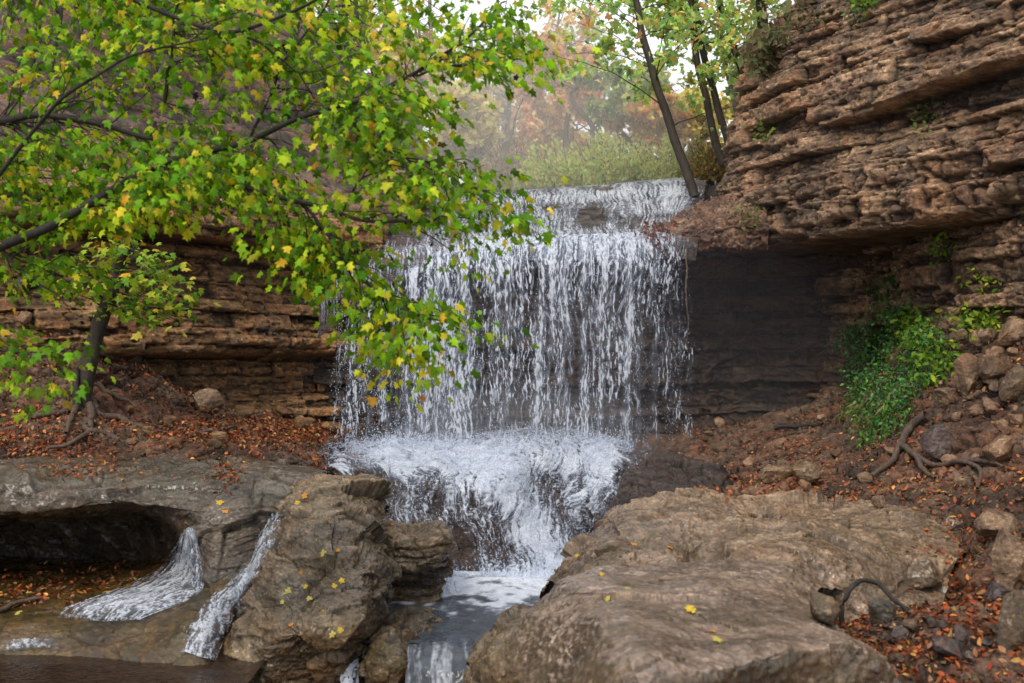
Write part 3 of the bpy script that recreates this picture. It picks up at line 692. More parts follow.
# free-standing stones: each one its own displaced and faceted ball
_ico = None
def ico(sub=4):
    import bmesh
    bm = bmesh.new(); bmesh.ops.create_icosphere(bm, subdivisions=sub, radius=1.0)
    v = np.array([x.co[:] for x in bm.verts]); f = np.array([[l.index for l in x.verts] for x in bm.faces]); bm.free()
    return v, f
ICO4 = ico(5); ICO3 = ico(4); ICO2 = ico(2)
def stone(name, px, py, Y, size, mat, label, seed, cat='stone', group=None, rot=None, cuts=9, geo=None, rough=1.0, lift=0.0):
    r = np.random.default_rng(seed)
    v, f = geo or ICO4
    v = v.copy()
    for _ in range(cuts):                      # planar cuts give flat broken faces
        n = r.normal(size=3); n /= np.linalg.norm(n); h = r.uniform(0.42, 0.8)
        d = v@n - h
        v = np.where((d > 0)[:, None], v - n*d[:, None]*0.93, v)
    s = np.array(size)*0.5
    q = v*s
    nn = v/np.linalg.norm(v, axis=1, keepdims=True)
    k = 1.2/np.mean(s)
    q = q + nn*(np.mean(s)*rough*(0.10*fbm(q[:, 0]*k+seed, q[:, 1]*k, q[:, 2]*k, 3) + 0.05*fbm(q[:, 0]*k*5, q[:, 1]*k*5+seed, q[:, 2]*k*7, 3)))[:, None]
    a = rot if rot is not None else (r.uniform(-.25, .25), r.uniform(-.25, .25), r.uniform(0, 6.28))
    R = np.array(Matrix.Rotation(a[2], 3, 'Z') @ Matrix.Rotation(a[1], 3, 'Y') @ Matrix.Rotation(a[0], 3, 'X'))
    q = q@R.T
    base = P(px, py, Y); zmin = q[:, 2].min()
    q[:, 2] -= zmin*0.72 - lift                # partly sunk
    o = mesh_from(name, q, f, mat)
    o.location = base
    return tag(o, label, cat, group)

# ------------------------------------------------------------------ ray casting on the finished rock
from mathutils.bvhtree import BVHTree
def _bvh(keys):
    vs, fs, b = [], [], 0
    for k in keys:
        p = SURF[k][::2, ::2]; nv, nu = p.shape[:2]
        vs.append(p.reshape(-1, 3)); fs.append(grid_faces(nv, nu)+b); b += nv*nu
    return BVHTree.FromPolygons(np.concatenate(vs).tolist(), np.concatenate(fs).tolist())
SURF['steps'] = stepP; SURF['cR'] = cR; SURF['cB'] = cB; SURF['cL'] = cL
BVH = _bvh(['steps', 'cR', 'cB', 'cL', 'lip', 'bank_left', 'bank_right', 'hill_left', 'slab', 'outcrop', 'ledge', 'boulder', 'block', 'floor_left', 'brow'])
def hit(px, py, default=14.0):
    d = Vector(P(px, py, 1.0)).normalized()
    loc, nor, i, dist = BVH.ray_cast(Vector((0, 0, 0)), d)
    if loc is None: return P(px, py, default), np.array([0, -0.7, 0.7])
    if nor.dot(d) > 0: nor = -nor
    return np.array(loc), np.array(nor)

# ================================================================== WATER
def tri_norm(t): return 0.5 + 0.22*(t - t.mean())/max(t.std(), 1e-6)

def streak_tex(u, v, fu=9.0, fv=1.6, seed=0.0, warp=0.25, fine=0.35, drop=0.25):
    wu = u + warp*0.30*fbm(u*1.1+seed, v*0.7, seed, 2) + warp*0.11*noise(u*5, v*2.6, seed+3) + warp*0.035*noise(u*16, v*9, seed+13)
    a = ridge(wu*fu, v*fv, seed, 2)
    b = ridge(wu*fu*2.1 + 3, v*fv*2.0, seed+5, 2)
    c = fbm(wu*fu*3.4, v*fv*16, seed+9, 3)
    return tri_norm(a) + fine*(tri_norm(b)-0.5) + drop*1.6*(tri_norm(c)-0.5)

def water_sheet(name, G, nu, nv, label, mat, out=0.04, fu=9.0, fv=1.6, seed=0.0, warp=0.25, fine=0.35, drop=0.25, soft=0.16, bulge=0.05, extra=None, kv=None, surf=None, veil=0.0, amax=0.94):
    p, su, sv = loft(G, nu, nv, kv=kv)
    amt = np.clip(p[..., 3], 0, 1.2); pos = p[..., :3].copy()
    n = normals(pos)
    if surf is not None: pos = surf(pos, n)
    U = np.repeat(su[None, :], nv, 0); V = np.repeat(sv[:, None], nu, 1)
    t = streak_tex(U, V, fu, fv, seed, warp, fine, drop)
    if extra is not None: amt = extra(U, V, pos, amt)
    a = sstep(-soft*0.7, soft, amt - (1-t))**1.15 * sstep(0.0, 0.06, amt)
    if getattr(extra, 'add', None) is not None: a = a + (1-a)*np.clip(extra.add*(0.45+0.65*np.clip(t, 0, 1)), 0, 0.9)
    if veil: a = a + veil*sstep(0.15, 0.75, amt)*np.clip(tri_norm(fbm(U*5, V*0.35, seed+2, 3))*1.3-0.2, 0, 1)*(1-a)
    a = np.clip(a, 0, 1)*amax
    pos = pos + n*(out + bulge*a + 0.35*bulge*noise(U*14, V*8, seed))[..., None]
    f = grid_faces(nv, nu, a > 0.015)
    v, f, at = compact(pos.reshape(-1, 3), f, {'alpha': a})
    o = mesh_from(name, v, f, mat, attrs=at)
    tag(o, label, 'water', kind='structure')
    return pos, a

# --- the fall itself
cpx = np.array([335, 365, 400, 440, 480, 520, 560, 600, 630, 650, 672, 692], float)
lpy = np.array([308, 287, 269, 255, 248, 245, 243, 242, 241, 240, 241, 245], float)
lY = np.array([18.3, 18.1, 17.95, 17.75, 17.7, 17.65, 17.6, 17.6, 17.6, 17.65, 17.8, 18.0])
amt_rows = [(0.00, 0.30, [.30, .50, .70, .78, .8, .8, .85, .82, .8, .70, .45, .15]),
            (0.05, 0.00, [.35, .55, .70, .75, .72, .75, .78, .76, .78, .55, .42, .15]),
            (0.14, -.36, [.30, .50, .62, .70, .64, .62, .66, .64, .70, .40, .34, .12]),
            (0.35, -.46, [.24, .38, .46, .70, .60, .56, .54, .52, .66, .24, .24, .08]),
            (0.60, -.52, [.20, .32, .28, .78, .52, .46, .48, .50, .64, .12, .14, .05]),
            (0.82, -.58, [.18, .28, .30, .80, .46, .44, .50, .48, .62, .08, .08, .03]),
            (1.03, -.64, [.20, .28, .42, .80, .60, .58, .62, .58, .60, .06, .03, .0])]
G = []
for t, dY, am in amt_rows:
    bot = np.where(cpx < 420, 447, 450)
    py = lpy + (bot-lpy)*max(t-0.05, -0.02)/0.98 - (2 if t == 0 else 0)
    G.append([np.append(P(a, b, y+dY), c) for a, b, y, c in zip(cpx, py, lY, am)])
STR = [(352, .9, .10), (372, .9, .12), (414, .25, .22), (428, .5, .2), (450, .3, .2), (468, .4, .16), (508, .55, .2), (522, .2, .12), (540, .85, .26), (560, .4, .12), (585, .8, .22), (601, .85, .24), (612, .3, .14), (628, .95, .34), (640, .4, .14), (655, .5, .12), (670, .4, .08), (388, .8, .24), (410, .95, .30), (438, .8, .24), (462, .7, .2), (495, .6, .16), (551, .7, .18), (566, .85, .22)]
def strands(U, V, pos, amt):
    px, py = proj(pos)
    q = px + 5*noise(px*0.03, py*0.02, 4.2) + 2.5*noise(px*.1, py*0.06, 8.8) + (py-330)*0.015
    add = 0
    vfrac = (py-250)/200.0
    for c, pers, w in STR:
        wob = 3.5*noise(py*0.02 + c, c*0.7) + 2.0*noise(py*0.07, c*1.3)
        wid = 1.7 + 1.5*pers + 1.2*noise(py*0.05, c)
        add = add + w*1.5*np.exp(-((q-c-wob)/wid)**2)*(1 - (1-pers)*sstep(0.3, 0.9, vfrac))*(0.75+0.6*noise(py*0.09, c*2.1))
    gap = 0.22*sstep(-0.1, 0.35, noise(px*0.045, py*0.012, 2.7))*sstep(265, 310, py)
    # the thick tumbling mass at the left of the fall fans out downwards
    big = 0.30*fbm(px*0.022, py*0.011, 5.5, 2)
    left = 0.30*np.exp(-((px-432-(py-300)*0.06)/(20+0.09*(py-250)))**2)*sstep(262, 300, py)
    top = 0.20*sstep(300, 250, py)
    edge = sstep(694, 650, px + 6*noise(py*0.05, 3.3))*sstep(330, 352, px + 8*noise(py*0.05, 7.3))
    strands.add = np.clip(add*1.7 + left*0.6, 0, 1)*edge*sstep(240, 262, py)
    return (amt*0.41 + add*1.2 - gap*1.5 + left + top)*sstep(694, 650, px + 6*noise(py*0.05, 3.3))*sstep(330, 352, px + 8*noise(py*0.05, 7.3)) + big*sstep(250, 290, py)
main_pos, main_a = water_sheet('waterfall', np.array(G), 860, 520, 'main curtain of white water falling over the dark rock wall', M['foam'], out=0.03, fu=11.0, fv=0.5, seed=1.3, warp=0.38, fine=0.8, drop=1.0, soft=0.42, bulge=0.012, veil=0.34, amax=1.0, extra=strands)
G2 = np.array(G).copy(); G2[..., 1] += 0.28; G2[..., 0] *= 1.016; G2[..., 3] = G2[..., 3]*0.42
water_sheet('waterfall', G2, 620, 360, 'thin broken veil of water behind the main curtain', M['foam'], out=0.0, fu=13.0, fv=0.5, seed=6.3, warp=0.6, fine=0.7, drop=0.5, soft=0.5, bulge=0.008, veil=0.25, amax=0.75)

# --- upper cascade running over the steps above the lip
A = np.array([[0, .10, .35, .45, .6, .7, .6, 0], [0, .15, .55, .75, .85, .9, .8, 0], [0, .15, .6, .8, .9, .95, .85, .1], [0, .1, .5, .7, .75, .85, .8, .1],
              [0, .1, .55, .75, .65, .8, .75, .05], [0, .1, .5, .75, .55, .75, .7, 0], [.0, .2, .55, .7, .5, .7, .45, 0], [.05, .3, .6, .75, .6, .6, .2, 0],
              [.2, .5, .7, .8, .75, .7, .2, 0], [.2, .5, .75, .85, .85, .8, .3, 0], [.1, .3, .5, .5, .5, .5, .2, 0]])
def dark_patch(U, V, pos, amt):
    px, py = proj(pos)
    return amt*0.85 - 0.05 + 0.25*fbm(px*0.05, py*0.09, 2.2, 2) - 0.75*np.exp(-(((px-592)/15)**2 + ((py-220)/11)**2)**2) - 0.4*np.exp(-(((px-632)/10)**2 + ((py-226)/6)**2)) - 0.2*np.exp(-(((px-560)/14)**2 + ((py-212)/4)**2))
lp, _, _ = loft(LIP, 420, 240)
def on_lip(pos, n):
    from mathutils import Vector as V_
    return pos
G = np.concatenate([LIP, A[..., None]], axis=2)
water_sheet('upper_cascade', G, 640, 420, 'white water sliding down low steps above the lip of the falls', M['foam2'], out=0.06, fu=13, fv=0.6, seed=3.1, warp=0.35, fine=0.8, drop=0.45, soft=0.75, bulge=0.008, veil=0.45, amax=0.85, extra=dark_patch)

# --- lower cascade over the rounded steps
A = np.array([[.15, .55, .75, .8, .85, .7, .3, 0], [.30, .78, .9, .95, .98, .9, .5, 0], [.55, .74, .95, .98, .98, .92, .45, 0], [0, .48, .58, .95, .85, .80, .35, 0],
              [0, .42, .42, .92, .68, .60, .12, 0], [0, .12, .46, .88, .60, .48, .08, 0], [0, .1, .60, .95, .95, .75, .08, 0], [0, 0, .3, .5, .5, .3, 0, 0]])
G = np.concatenate([STEP, A[..., None]], axis=2)
def on_step(pos, n):
    return rockify(pos, n, big=0.2, mid=0.0, small=0.0, seed=9.4, f=0.9) + n*0.06
def seg_dist(px, py, pts):
    best = np.full(px.shape, 1e9)
    for (x0, y0, w0), (x1, y1, w1) in zip(pts[:-1], pts[1:]):
        t = np.clip(((px-x0)*(x1-x0)+(py-y0)*(y1-y0))/((x1-x0)**2+(y1-y0)**2), 0, 1)
        best = np.minimum(best, np.hypot(px-x0-t*(x1-x0), py-y0-t*(y1-y0))/(w0+t*(w1-w0)))
    return best
def low_amount(U, V, pos, amt):
    px, py = proj(pos)
    qx = px + 7*fbm(px*0.03, py*0.03, 1.1, 2); qy = py + 6*fbm(px*0.03, py*0.03, 6.1, 2)
    g = lambda d: np.exp(-d**2)
    a = 0.16*sstep(372, 395, px)*sstep(625, 605, px)*sstep(440, 450, py) + 0.07*sstep(425, 445, px)*sstep(600, 575, px)*sstep(480, 500, py)
    a = a + 0.66*g(np.maximum(np.abs(qy-457)/17, 0))*sstep(335, 400, px)*sstep(640, 600, px)
    a = a + 0.55*g(np.abs(qy-469)/6)*sstep(316, 345, px)*sstep(470, 440, px) + 0.3*sstep(322, 350, px)*sstep(470, 440, px)*g((qy-456)/9)
    a = a + 0.85*g(seg_dist(qx, qy, [(490, 470, 26), (512, 500, 19), (530, 530, 17), (546, 558, 18), (560, 578, 26)]))
    a = a + 0.42*g(seg_dist(qx, qy, [(606, 448, 20), (610, 470, 16), (592, 498, 13), (572, 540, 12)]))
    a = a + 0.34*g(seg_dist(qx, qy, [(455, 480, 14), (466, 515, 9), (478, 545, 8), (486, 570, 9)]))
    a = a + 0.20*g(seg_dist(qx, qy, [(408, 480, 24), (412, 505, 24), (408, 530, 18)])) + 0.22*g(seg_dist(qx, qy, [(590, 470, 26), (580, 520, 20)]))
    a = a + 0.7*g((qy-586)/14)*sstep(425, 450, px)*sstep(590, 560, px)
    a = a - 0.34*g(np.hypot((qx-472)/22, (qy-556)/28)) - 0.18*g(np.hypot((qx-425)/26, (qy-500)/12)) - 0.24*g(np.hypot((qx-447)/16, (qy-545)/26)) - 0.30*g(np.hypot((qx-578)/15, (qy-520)/30)) - 0.2*g(np.hypot((qx-555)/12, (qy-505)/16))
    return a + 0.20*fbm(px*0.05, py*0.035, 3.3, 3)
low_pos, low_a = water_sheet('lower_cascade', G, 760, 640, 'foaming white cascade spreading down over the rounded dark rock steps', M['foam2'], out=0.05, fu=8.0, fv=1.2, seed=7.7, warp=0.9, fine=0.6, drop=0.45, soft=0.55, bulge=0.02, veil=0.35, surf=on_step, extra=low_amount)
def low_loose(U, V, pos, amt): return low_amount(U, V, pos, amt)*0.52
water_sheet('lower_cascade', G, 560, 480, 'loose outer spray of the lower cascade', M['foam'], out=0.16, fu=13, fv=4, seed=17.7, warp=0.8, fine=0.8, drop=0.9, soft=0.45, bulge=0.02, amax=0.7, surf=on_step, extra=low_loose)

# --- plunge pool and its outflow
nx, ny = 260, 300
xs, ys = np.linspace(-2.4, 1.15, nx), np.linspace(10.6, 14.2, ny)
X, Y = np.meshgrid(xs, ys)
Z = -3.12 + 0.03*fbm(X*2.2, Y*2.2, 0, 3)*sstep(11.5, 13, Y) + 0.008*noise(X*9, Y*5)
t = tri_norm(fbm(X*3.5, Y*3.5, 3.3, 4))
am = sstep(11.3, 13.0, Y + 0.5*fbm(X*1.6, Y*1.6, 1.7, 3) - 0.12*np.abs(X-0.2)) * 0.9
al = sstep(-0.25, 0.35, am-(1-t))*sstep(0, .1, am)
tag(mesh_from('plunge_pool', np.stack([X, Y, Z + 0.008*al], -1), grid_faces(ny, nx), M['pool'], attrs={'alpha': al}), 'grey pool with white foam at the foot of the lower cascade', 'water', kind='structure')
rows = [[(408, 640, 10.75, .2), (430, 640, 10.75, .3), (452, 640, 10.72, .35), (472, 640, 10.7, .3), (490, 640, 10.7, .2)],
        [(408, 646, 10.5, .3), (430, 646, 10.45, .45), (452, 647, 10.4, .5), (472, 647, 10.4, .5), (490, 647, 10.4, .3)],
        [(406, 668, 10.25, .3), (430, 668, 10.15, .5), (452, 668, 10.1, .55), (474, 668, 10.1, .6), (492, 668, 10.1, .3)],
        [(404, 700, 10.1, .3), (430, 705, 10.0, .6), (452, 705, 9.95, .6), (474, 705, 9.95, .6), (492, 705, 10, .4)]]
G = np.array([[np.append(P(*c[:3]), c[3]) for c in r] for r in rows])
pp, su, sv = loft(G, 120, 120)
U = np.repeat(su[None], 120, 0); V = np.repeat(sv[:, None], 120, 1)
al = 0.45*sstep(-.3, .45, pp[..., 3]*0.75-(1-streak_tex(U, V, 8, 0.7, 4.4)))
tag(mesh_from('stream_water', pp[..., :3] + np.array([0, 0, 1])*(0.03*noise(U*8, V*2))[..., None], grid_faces(120, 120), M['pool'], attrs={'alpha': al}), 'stream spilling out of the pool between boulders at the bottom edge', 'water', kind='structure')

X, Y = np.meshgrid(np.linspace(-10, 3, 40), np.linspace(6.5, 10.7, 30))
tag(mesh_from('stream_water', np.stack([X, Y, -3.75+0*X], -1), grid_faces(30, 40), M['brown_pool'], attrs={'alpha': 0*X}), 'dark lower stream between the near boulders', 'water', kind='structure')
X, Y = np.meshgrid(np.linspace(-12, -2.5, 120), np.linspace(7.5, 11.2, 60))
tag(mesh_from('stream_pool', np.stack([X, Y, -3.235+0.006*noise(X*6, Y*6)], -1), grid_faces(60, 120), M['brown_pool'], attrs={'alpha': 0*X}), 'dark brown shallow pool in the lower left corner', 'water', kind='structure')

def draped(name, rows, nu, nv, label, mat, fu=7, fv=2, seed=0.0, out=0.03, lift=0.03, soft=0.55, drop=0.6):
    """rows of (px, py, amount): laid onto the rock they run over."""
    g, su, sv = loft(np.array([[(a/60, b/60, 0, c) for a, b, c in r] for r in rows], float), nu, nv)
    pts = np.zeros((nv, nu, 3))
    for j in range(nv):
        for i in range(nu):
            h, n = hit(g[j, i, 0]*60, g[j, i, 1]*60); pts[j, i] = h
    for _ in range(22):
        q = np.pad(pts, ((1, 1), (1, 1), (0, 0)), mode='edge')
        pts = (q[:-2, 1:-1]+q[2:, 1:-1]+q[1:-1, :-2]+q[1:-1, 2:]+pts*2)/6
    n = normals(pts)
    U = np.repeat(su[None]*0.65, nv, 0); V = np.repeat(sv[:, None]*0.65, nu, 1)
    t = streak_tex(U, V, fu, fv, seed, 0.5, 0.7, drop)
    amt = g[..., 3]*0.80 + 0.14*fbm(U*3, V*1.5, seed, 2)
    a = sstep(-soft*.7, soft, amt-(1-t))*sstep(0, .25, amt)
    a = 0.88*(a + 0.35*sstep(0.25, 0.9, amt)*(1-a))
    pos = pts + n*(out + lift*a)[..., None]
    f = grid_faces(nv, nu, a > 0.015)
    v, f, at = compact(pos.reshape(-1, 3), f, {'alpha': a})
    return tag(mesh_from(name, v, f, mat, attrs=at), label, 'water', kind='structure')
draped('side_stream', [[(186, 530, .35), (192, 526, .8), (198, 528, .4)],
                       [(176, 550, .2), (190, 550, .95), (204, 552, .4)],
                       [(158, 572, .2), (186, 572, 1.0), (206, 576, .5)],
                       [(118, 592, .3), (170, 588, 1.0), (204, 594, .3)],
                       [(84, 604, .4), (140, 602, .95), (186, 606, .4)],
                       [(62, 613, .3), (118, 612, .8), (160, 616, .75)],
                       [(56, 622, .0), (104, 626, .35), (140, 624, .5)]], 120, 150, 'white fan of water pouring from the end of the left ledge', M['foam2'], fu=17, fv=3.2, seed=2.2, lift=0.012, out=0.04)
draped('side_stream', [[(276, 512, .2), (281, 512, .7), (288, 513, .2)],
                       [(262, 534, .2), (268, 535, .8), (276, 538, .2)],
                       [(252, 560, .2), (259, 561, .85), (266, 564, .2)],
                       [(228, 585, .2), (240, 588, .9), (252, 592, .2)],
                       [(200, 608, .2), (216, 612, .9), (232, 616, .3)],
                       [(188, 632, .2), (204, 634, .9), (222, 640, .3)],
                       [(178, 655, .1), (194, 658, .7), (212, 664, .4)]], 60, 170, 'narrow winding rivulet running down beside the large boulder', M['foam2'], fu=20, fv=3.6, seed=5.2, lift=0.012, out=0.035)
draped('side_stream', [[(0, 642, .0), (30, 640, .5), (60, 640, .2)], [(0, 648, .3), (30, 646, .7), (60, 646, .5)], [(0, 653, .0), (30, 652, .4), (60, 652, .1)]], 80, 20, 'small line of foam at the sill of the brown pool', M['foam'], fu=8, fv=6, seed=9.9)
# small spout beside the layered block and small fall at the bottom
def spout(rows, label, seed):
    G = np.array([[np.append(P(*c[:3]), c[3]) for c in r] for r in rows])
    water_sheet('spout_water', G, 70, 110, label, M['foam2'], out=0.0, fu=12, fv=1.6, seed=seed, warp=.3, fine=.4, drop=.4, soft=.25, bulge=.05)
spout([[(432, 557, 13.2, .5), (438, 555, 13.1, .9), (445, 557, 13.1, .5)], [(432, 568, 12.95, .5), (440, 566, 12.85, 1), (449, 568, 12.9, .5)], [(434, 585, 12.8, .5), (443, 585, 12.7, .95), (454, 585, 12.8, .5)], [(436, 602, 12.75, .5), (446, 602, 12.6, .9), (458, 602, 12.7, .5)]], 'small white spout leaping from the rock beside the lower cascade', 1.1)
spout([[(336, 655, 11.0, .4), (348, 654, 10.9, .7), (360, 656, 10.95, .3)], [(334, 668, 10.7, .4), (348, 668, 10.55, .75), (361, 668, 10.7, .4)], [(330, 700, 10.6, .4), (347, 700, 10.45, .75), (362, 700, 10.6, .4)]], 'little fall in the dark gap below the large boulder', 2.1)

# --- flying drops
def drops(name, pts, sz, label, mat):
    v0 = np.array([[1, 0, 0], [-1, 0, 0], [0, 1, 0], [0, -1, 0], [0, 0, 1.8], [0, 0, -1.8]], float)
    f0 = np.array([[0, 2, 4], [2, 1, 4], [1, 3, 4], [3, 0, 4], [2, 0, 5], [1, 2, 5], [3, 1, 5], [0, 3, 5]])
    n = len(pts)
    v = pts[:, None, :] + v0[None]*sz[:, None, None]
    f = f0[None] + (np.arange(n)*6)[:, None, None]
    o = mesh_from(name, v.reshape(-1, 3), f.reshape(-1, 3), mat, attrs={'alpha': np.ones(n*6)})
    return tag(o, label, 'spray', kind='stuff')
def pick(pos, a, n, lo, hi, power=1.0):
    w = (np.clip(a, 0.02, 1)**power).ravel(); w /= w.sum()
    i = RNG.choice(len(w), n, p=w)
    return pos.reshape(-1, 3)[i] + RNG.normal(size=(n, 3))*np.array([hi, hi, hi*1.2]) + np.array([0, -lo, 0])
d1 = pick(main_pos, main_a, 4500, 0.08, 0.05); s1 = RNG.uniform(0.002, 0.008, len(d1))
d2 = pick(low_pos, low_a, 2600, 0.10, 0.10); d2[:, 2] += np.abs(RNG.normal(size=len(d2)))*0.07; s2 = RNG.uniform(0.003, 0.009, len(d2))
sx = RNG.uniform(345, 632, 3600); sy = 453 - 15*RNG.random(3600)*np.exp(-((sx-555)/48)**2) - np.abs(RNG.normal(size=3600))*12*(0.5+0.9*np.abs(noise(sx*0.04, 2.2)))
d5 = np.array([P(a, b, 16.75+RNG.normal()*0.3) for a, b in zip(sx, sy)]); s5 = RNG.uniform(0.003, 0.011, 3600)
lx = RNG.uniform(330, 410, 900); ly = RNG.uniform(290, 445, 900)
d3 = np.array([P(a, b, 17.3+RNG.normal()*0.2) for a, b in zip(lx, ly)]); s3 = RNG.uniform(0.003, 0.008, 900)
rx = RNG.uniform(632, 690, 420); ry = RNG.uniform(255, 440, 420)
d4 = np.array([P(a, b, 17.3+RNG.normal()*0.2) for a, b in zip(rx, ry)]); s4 = RNG.uniform(0.003, 0.007, 420)
drops('spray', np.concatenate([d1, d3, d4]), np.concatenate([s1, s3, s4]), 'loose drops flying off the main curtain of the falls', M['foam'])
drops('spray', np.concatenate([d2, d5]), np.concatenate([s2, s5]), 'splashing drops over the lower cascade', M['foam'])

# ================================================================== LEAVES, STEMS
def tube(path, r0, r1, sides=7, wob=0.0, seed=0):
    p = np.asarray(path, float)
    t = np.concatenate([[0], np.cumsum(np.linalg.norm(np.diff(p, axis=0), axis=1))])
    n = max(int(t[-1]/0.06), 4) if len(p) > 2 else 4
    n = min(n, 60)
    q = weights(t, np.linspace(0, t[-1], n))@p
    if wob: q = q + wob*np.stack([noise(np.linspace(0, 5, n)*1.3, seed+k*3.3) for k in range(3)], 1)
    d = np.gradient(q, axis=0); d /= np.maximum(np.linalg.norm(d, axis=1, keepdims=True), 1e-9)
    up = np.where(np.abs(d[:, 2:3]) > 0.9, np.array([[1.0, 0, 0]]), np.array([[0, 0, 1.0]]))
    a = np.cross(d, up); a /= np.linalg.norm(a, axis=1, keepdims=True); b = np.cross(d, a)
    r = np.linspace(r0, r1, n)
    r = r*(1+0.12*noise(np.linspace(0, n*0.5, n), seed+9.1))
    th = np.linspace(0, 2*np.pi, sides, endpoint=False)
    v = q[:, None] + r[:, None, None]*(np.cos(th)[None, :, None]*a[:, None] + np.sin(th)[None, :, None]*b[:, None])
    i = np.arange(n*sides).reshape(n, sides); j = np.roll(i, -1, axis=1)
    f = np.stack([i[:-1], j[:-1], j[1:], i[1:]], -1).reshape(-1, 4)
    return v.reshape(-1, 3), f, q
def join(parts):
    vs, fs, b = [], [], 0
    for v, f in parts:
        vs.append(v); fs.append(f+b); b += len(v)
    return np.concatenate(vs), np.concatenate(fs)

_h = [(0, 0), (-.1, .19), (.06, .47), (.27, .27), (.56, .48), (.64, .19), (1, 0)]
MAPLE = _h + [(x, -y) for x, y in _h[-2:0:-1]]
MAPLE_V = np.array([(0.33, 0, 0.04)] + [(x, y, -0.25*abs(y) - 0.16*x*x) for x, y in MAPLE])
MAPLE_F = np.array([[0, 1+i, 1+(i+1) % len(MAPLE)] for i in range(len(MAPLE))])
OVAL = [(0, 0), (.3, .26), (.65, .22), (1, 0), (.65, -.22), (.3, -.26)]
OVAL_V = np.array([(x, y, 0.28*abs(y)-0.15*x*x) for x, y in OVAL]); OVAL_F = np.array([[0, 1, 2], [0, 2, 3], [0, 3, 4], [0, 4, 5]])
DIAM_V = np.array([(0, 0, 0), (.5, .34, .1), (1, 0, -.06), (.5, -.34, .1)]); DIAM_F = np.array([[0, 1, 2], [0, 2, 3]])
BLADE_V = np.array([(0, .06, 0), (.5, .07, .04), (1, 0, -.08), (.5, -.07, .04), (0, -.06, 0)]); BLADE_F = np.array([[0, 1, 3], [0, 3, 4], [1, 2, 3]])

def unit(a): return a/np.maximum(np.linalg.norm(a, axis=-1, keepdims=True), 1e-9)
def leaves(pos, axis, nrm, size, T, colors):
    TV, TF = T
    a = unit(axis); n = unit(nrm - a*np.sum(nrm*a, axis=1, keepdims=True)); b = np.cross(n, a)
    size = np.asarray(size)
    if len(TV) > 8:   # every leaf curls and skews a little differently
        k = RNG.normal(size=(len(pos), 3))
        TV = np.repeat(TV[None], len(pos), 0)
        TV[..., 2] += 0.30*k[:, :1]*TV[..., 1]**2 - 0.25*np.abs(k[:, 1:2])*TV[..., 0]**2 + 0.25*k[:, 2:3]*TV[..., 1]*TV[..., 0]
        TV[..., 1] *= (0.82+0.16*k[:, 2:3])
        v = pos[:, None] + size[:, None, None]*(TV[..., 0:1]*a[:, None] + TV[..., 1:2]*b[:, None] + TV[..., 2:3]*n[:, None])
        TV = TV[0]
    else: v = pos[:, None] + size[:, None, None]*(TV[None, :, 0:1]*a[:, None] + TV[None, :, 1:2]*b[:, None] + TV[None, :, 2:3]*n[:, None])
    f = TF[None] + (np.arange(len(pos))*len(TV))[:, None, None]
    c = np.repeat(colors, len(TV), axis=0)
    return v.reshape(-1, 3), f.reshape(-1, 3), c
def palette(n, cols, w, jit=0.25, idx=None):
    cols = np.array(cols, float); w = np.array(w, float); w /= w.sum()
    c = cols[RNG.choice(len(cols), n, p=w)] if idx is None else cols[idx]
    return np.clip(c*(1+jit*RNG.normal(size=(n, 1)))*(1+0.08*RNG.normal(size=(n, 3))), 0.004, 0.9)
def inpoly(poly, n):
    poly = np.array(poly, float); out = []
    lo, hi = poly.min(0), poly.max(0)
    while len(out) < n:
        x, y = RNG.uniform(lo[0], hi[0]), RNG.uniform(lo[1], hi[1]); k = False; j = len(poly)-1
        for i in range(len(poly)):
            if (poly[i, 1] > y) != (poly[j, 1] > y) and x < (poly[j, 0]-poly[i, 0])*(y-poly[i, 1])/(poly[j, 1]-poly[i, 1])+poly[i, 0]: k = not k
            j = i
        if k: out.append((x, y))
    return out

# --- fallen leaves lying on the banks
RED = [(0.24, 0.055, 0.02), (0.34, 0.10, 0.03), (0.11, 0.045, 0.025), (0.42, 0.20, 0.05), (0.22, 0.12, 0.06), (0.30, 0.07, 0.022)]
def scatter(surf, n, weight, size=(0.032, 0.08)):
    p = SURF[surf]; nn = normals(p); px, py = proj(p)
    area = np.linalg.norm(np.cross(np.gradient(p, axis=0), np.gradient(p, axis=1)), axis=2)
    w = area*weight(px, py, p, nn); w = np.clip(w, 0, None).ravel(); w /= w.sum()
    i = RNG.choice(len(w), n, p=w)
    pos = p.reshape(-1, 3)[i] + RNG.normal(size=(n, 3))*0.02; nr = nn.reshape(-1, 3)[i]
    nr = unit(nr + 0.45*RNG.normal(size=(n, 3)))
    pos = pos + nr*RNG.uniform(0.008, 0.035, (n, 1))
    return pos, np.cross(nr, RNG.normal(size=(n, 3))), nr, RNG.uniform(size[0], size[1], n)
def clumpy(p, f=1.3, s=0.0, lo=-0.1, hi=0.35): return sstep(lo, hi, fbm(p[..., 0]*f+s, p[..., 1]*f, p[..., 2]*f, 3))
def litter(name, jobs, label, cols=RED, w=None, jit=0.3):
    vs = []
    for j in jobs:
        P_ = scatter(*j)
        vs.append(leaves(*P_, (OVAL_V, OVAL_F), palette(len(P_[0]), cols, w or [2.4, 2.4, 4.5, 1.4, 3.2, 2.4], jit)))
    v, f = join([(a, b) for a, b, _ in vs])
    tag(mesh_from(name, v, f, M['litter'], colors=np.concatenate([c for _, _, c in vs])), label, 'fallen leaves', kind='stuff')
up = lambda nn: sstep(0.25, 0.7, nn[..., 2])
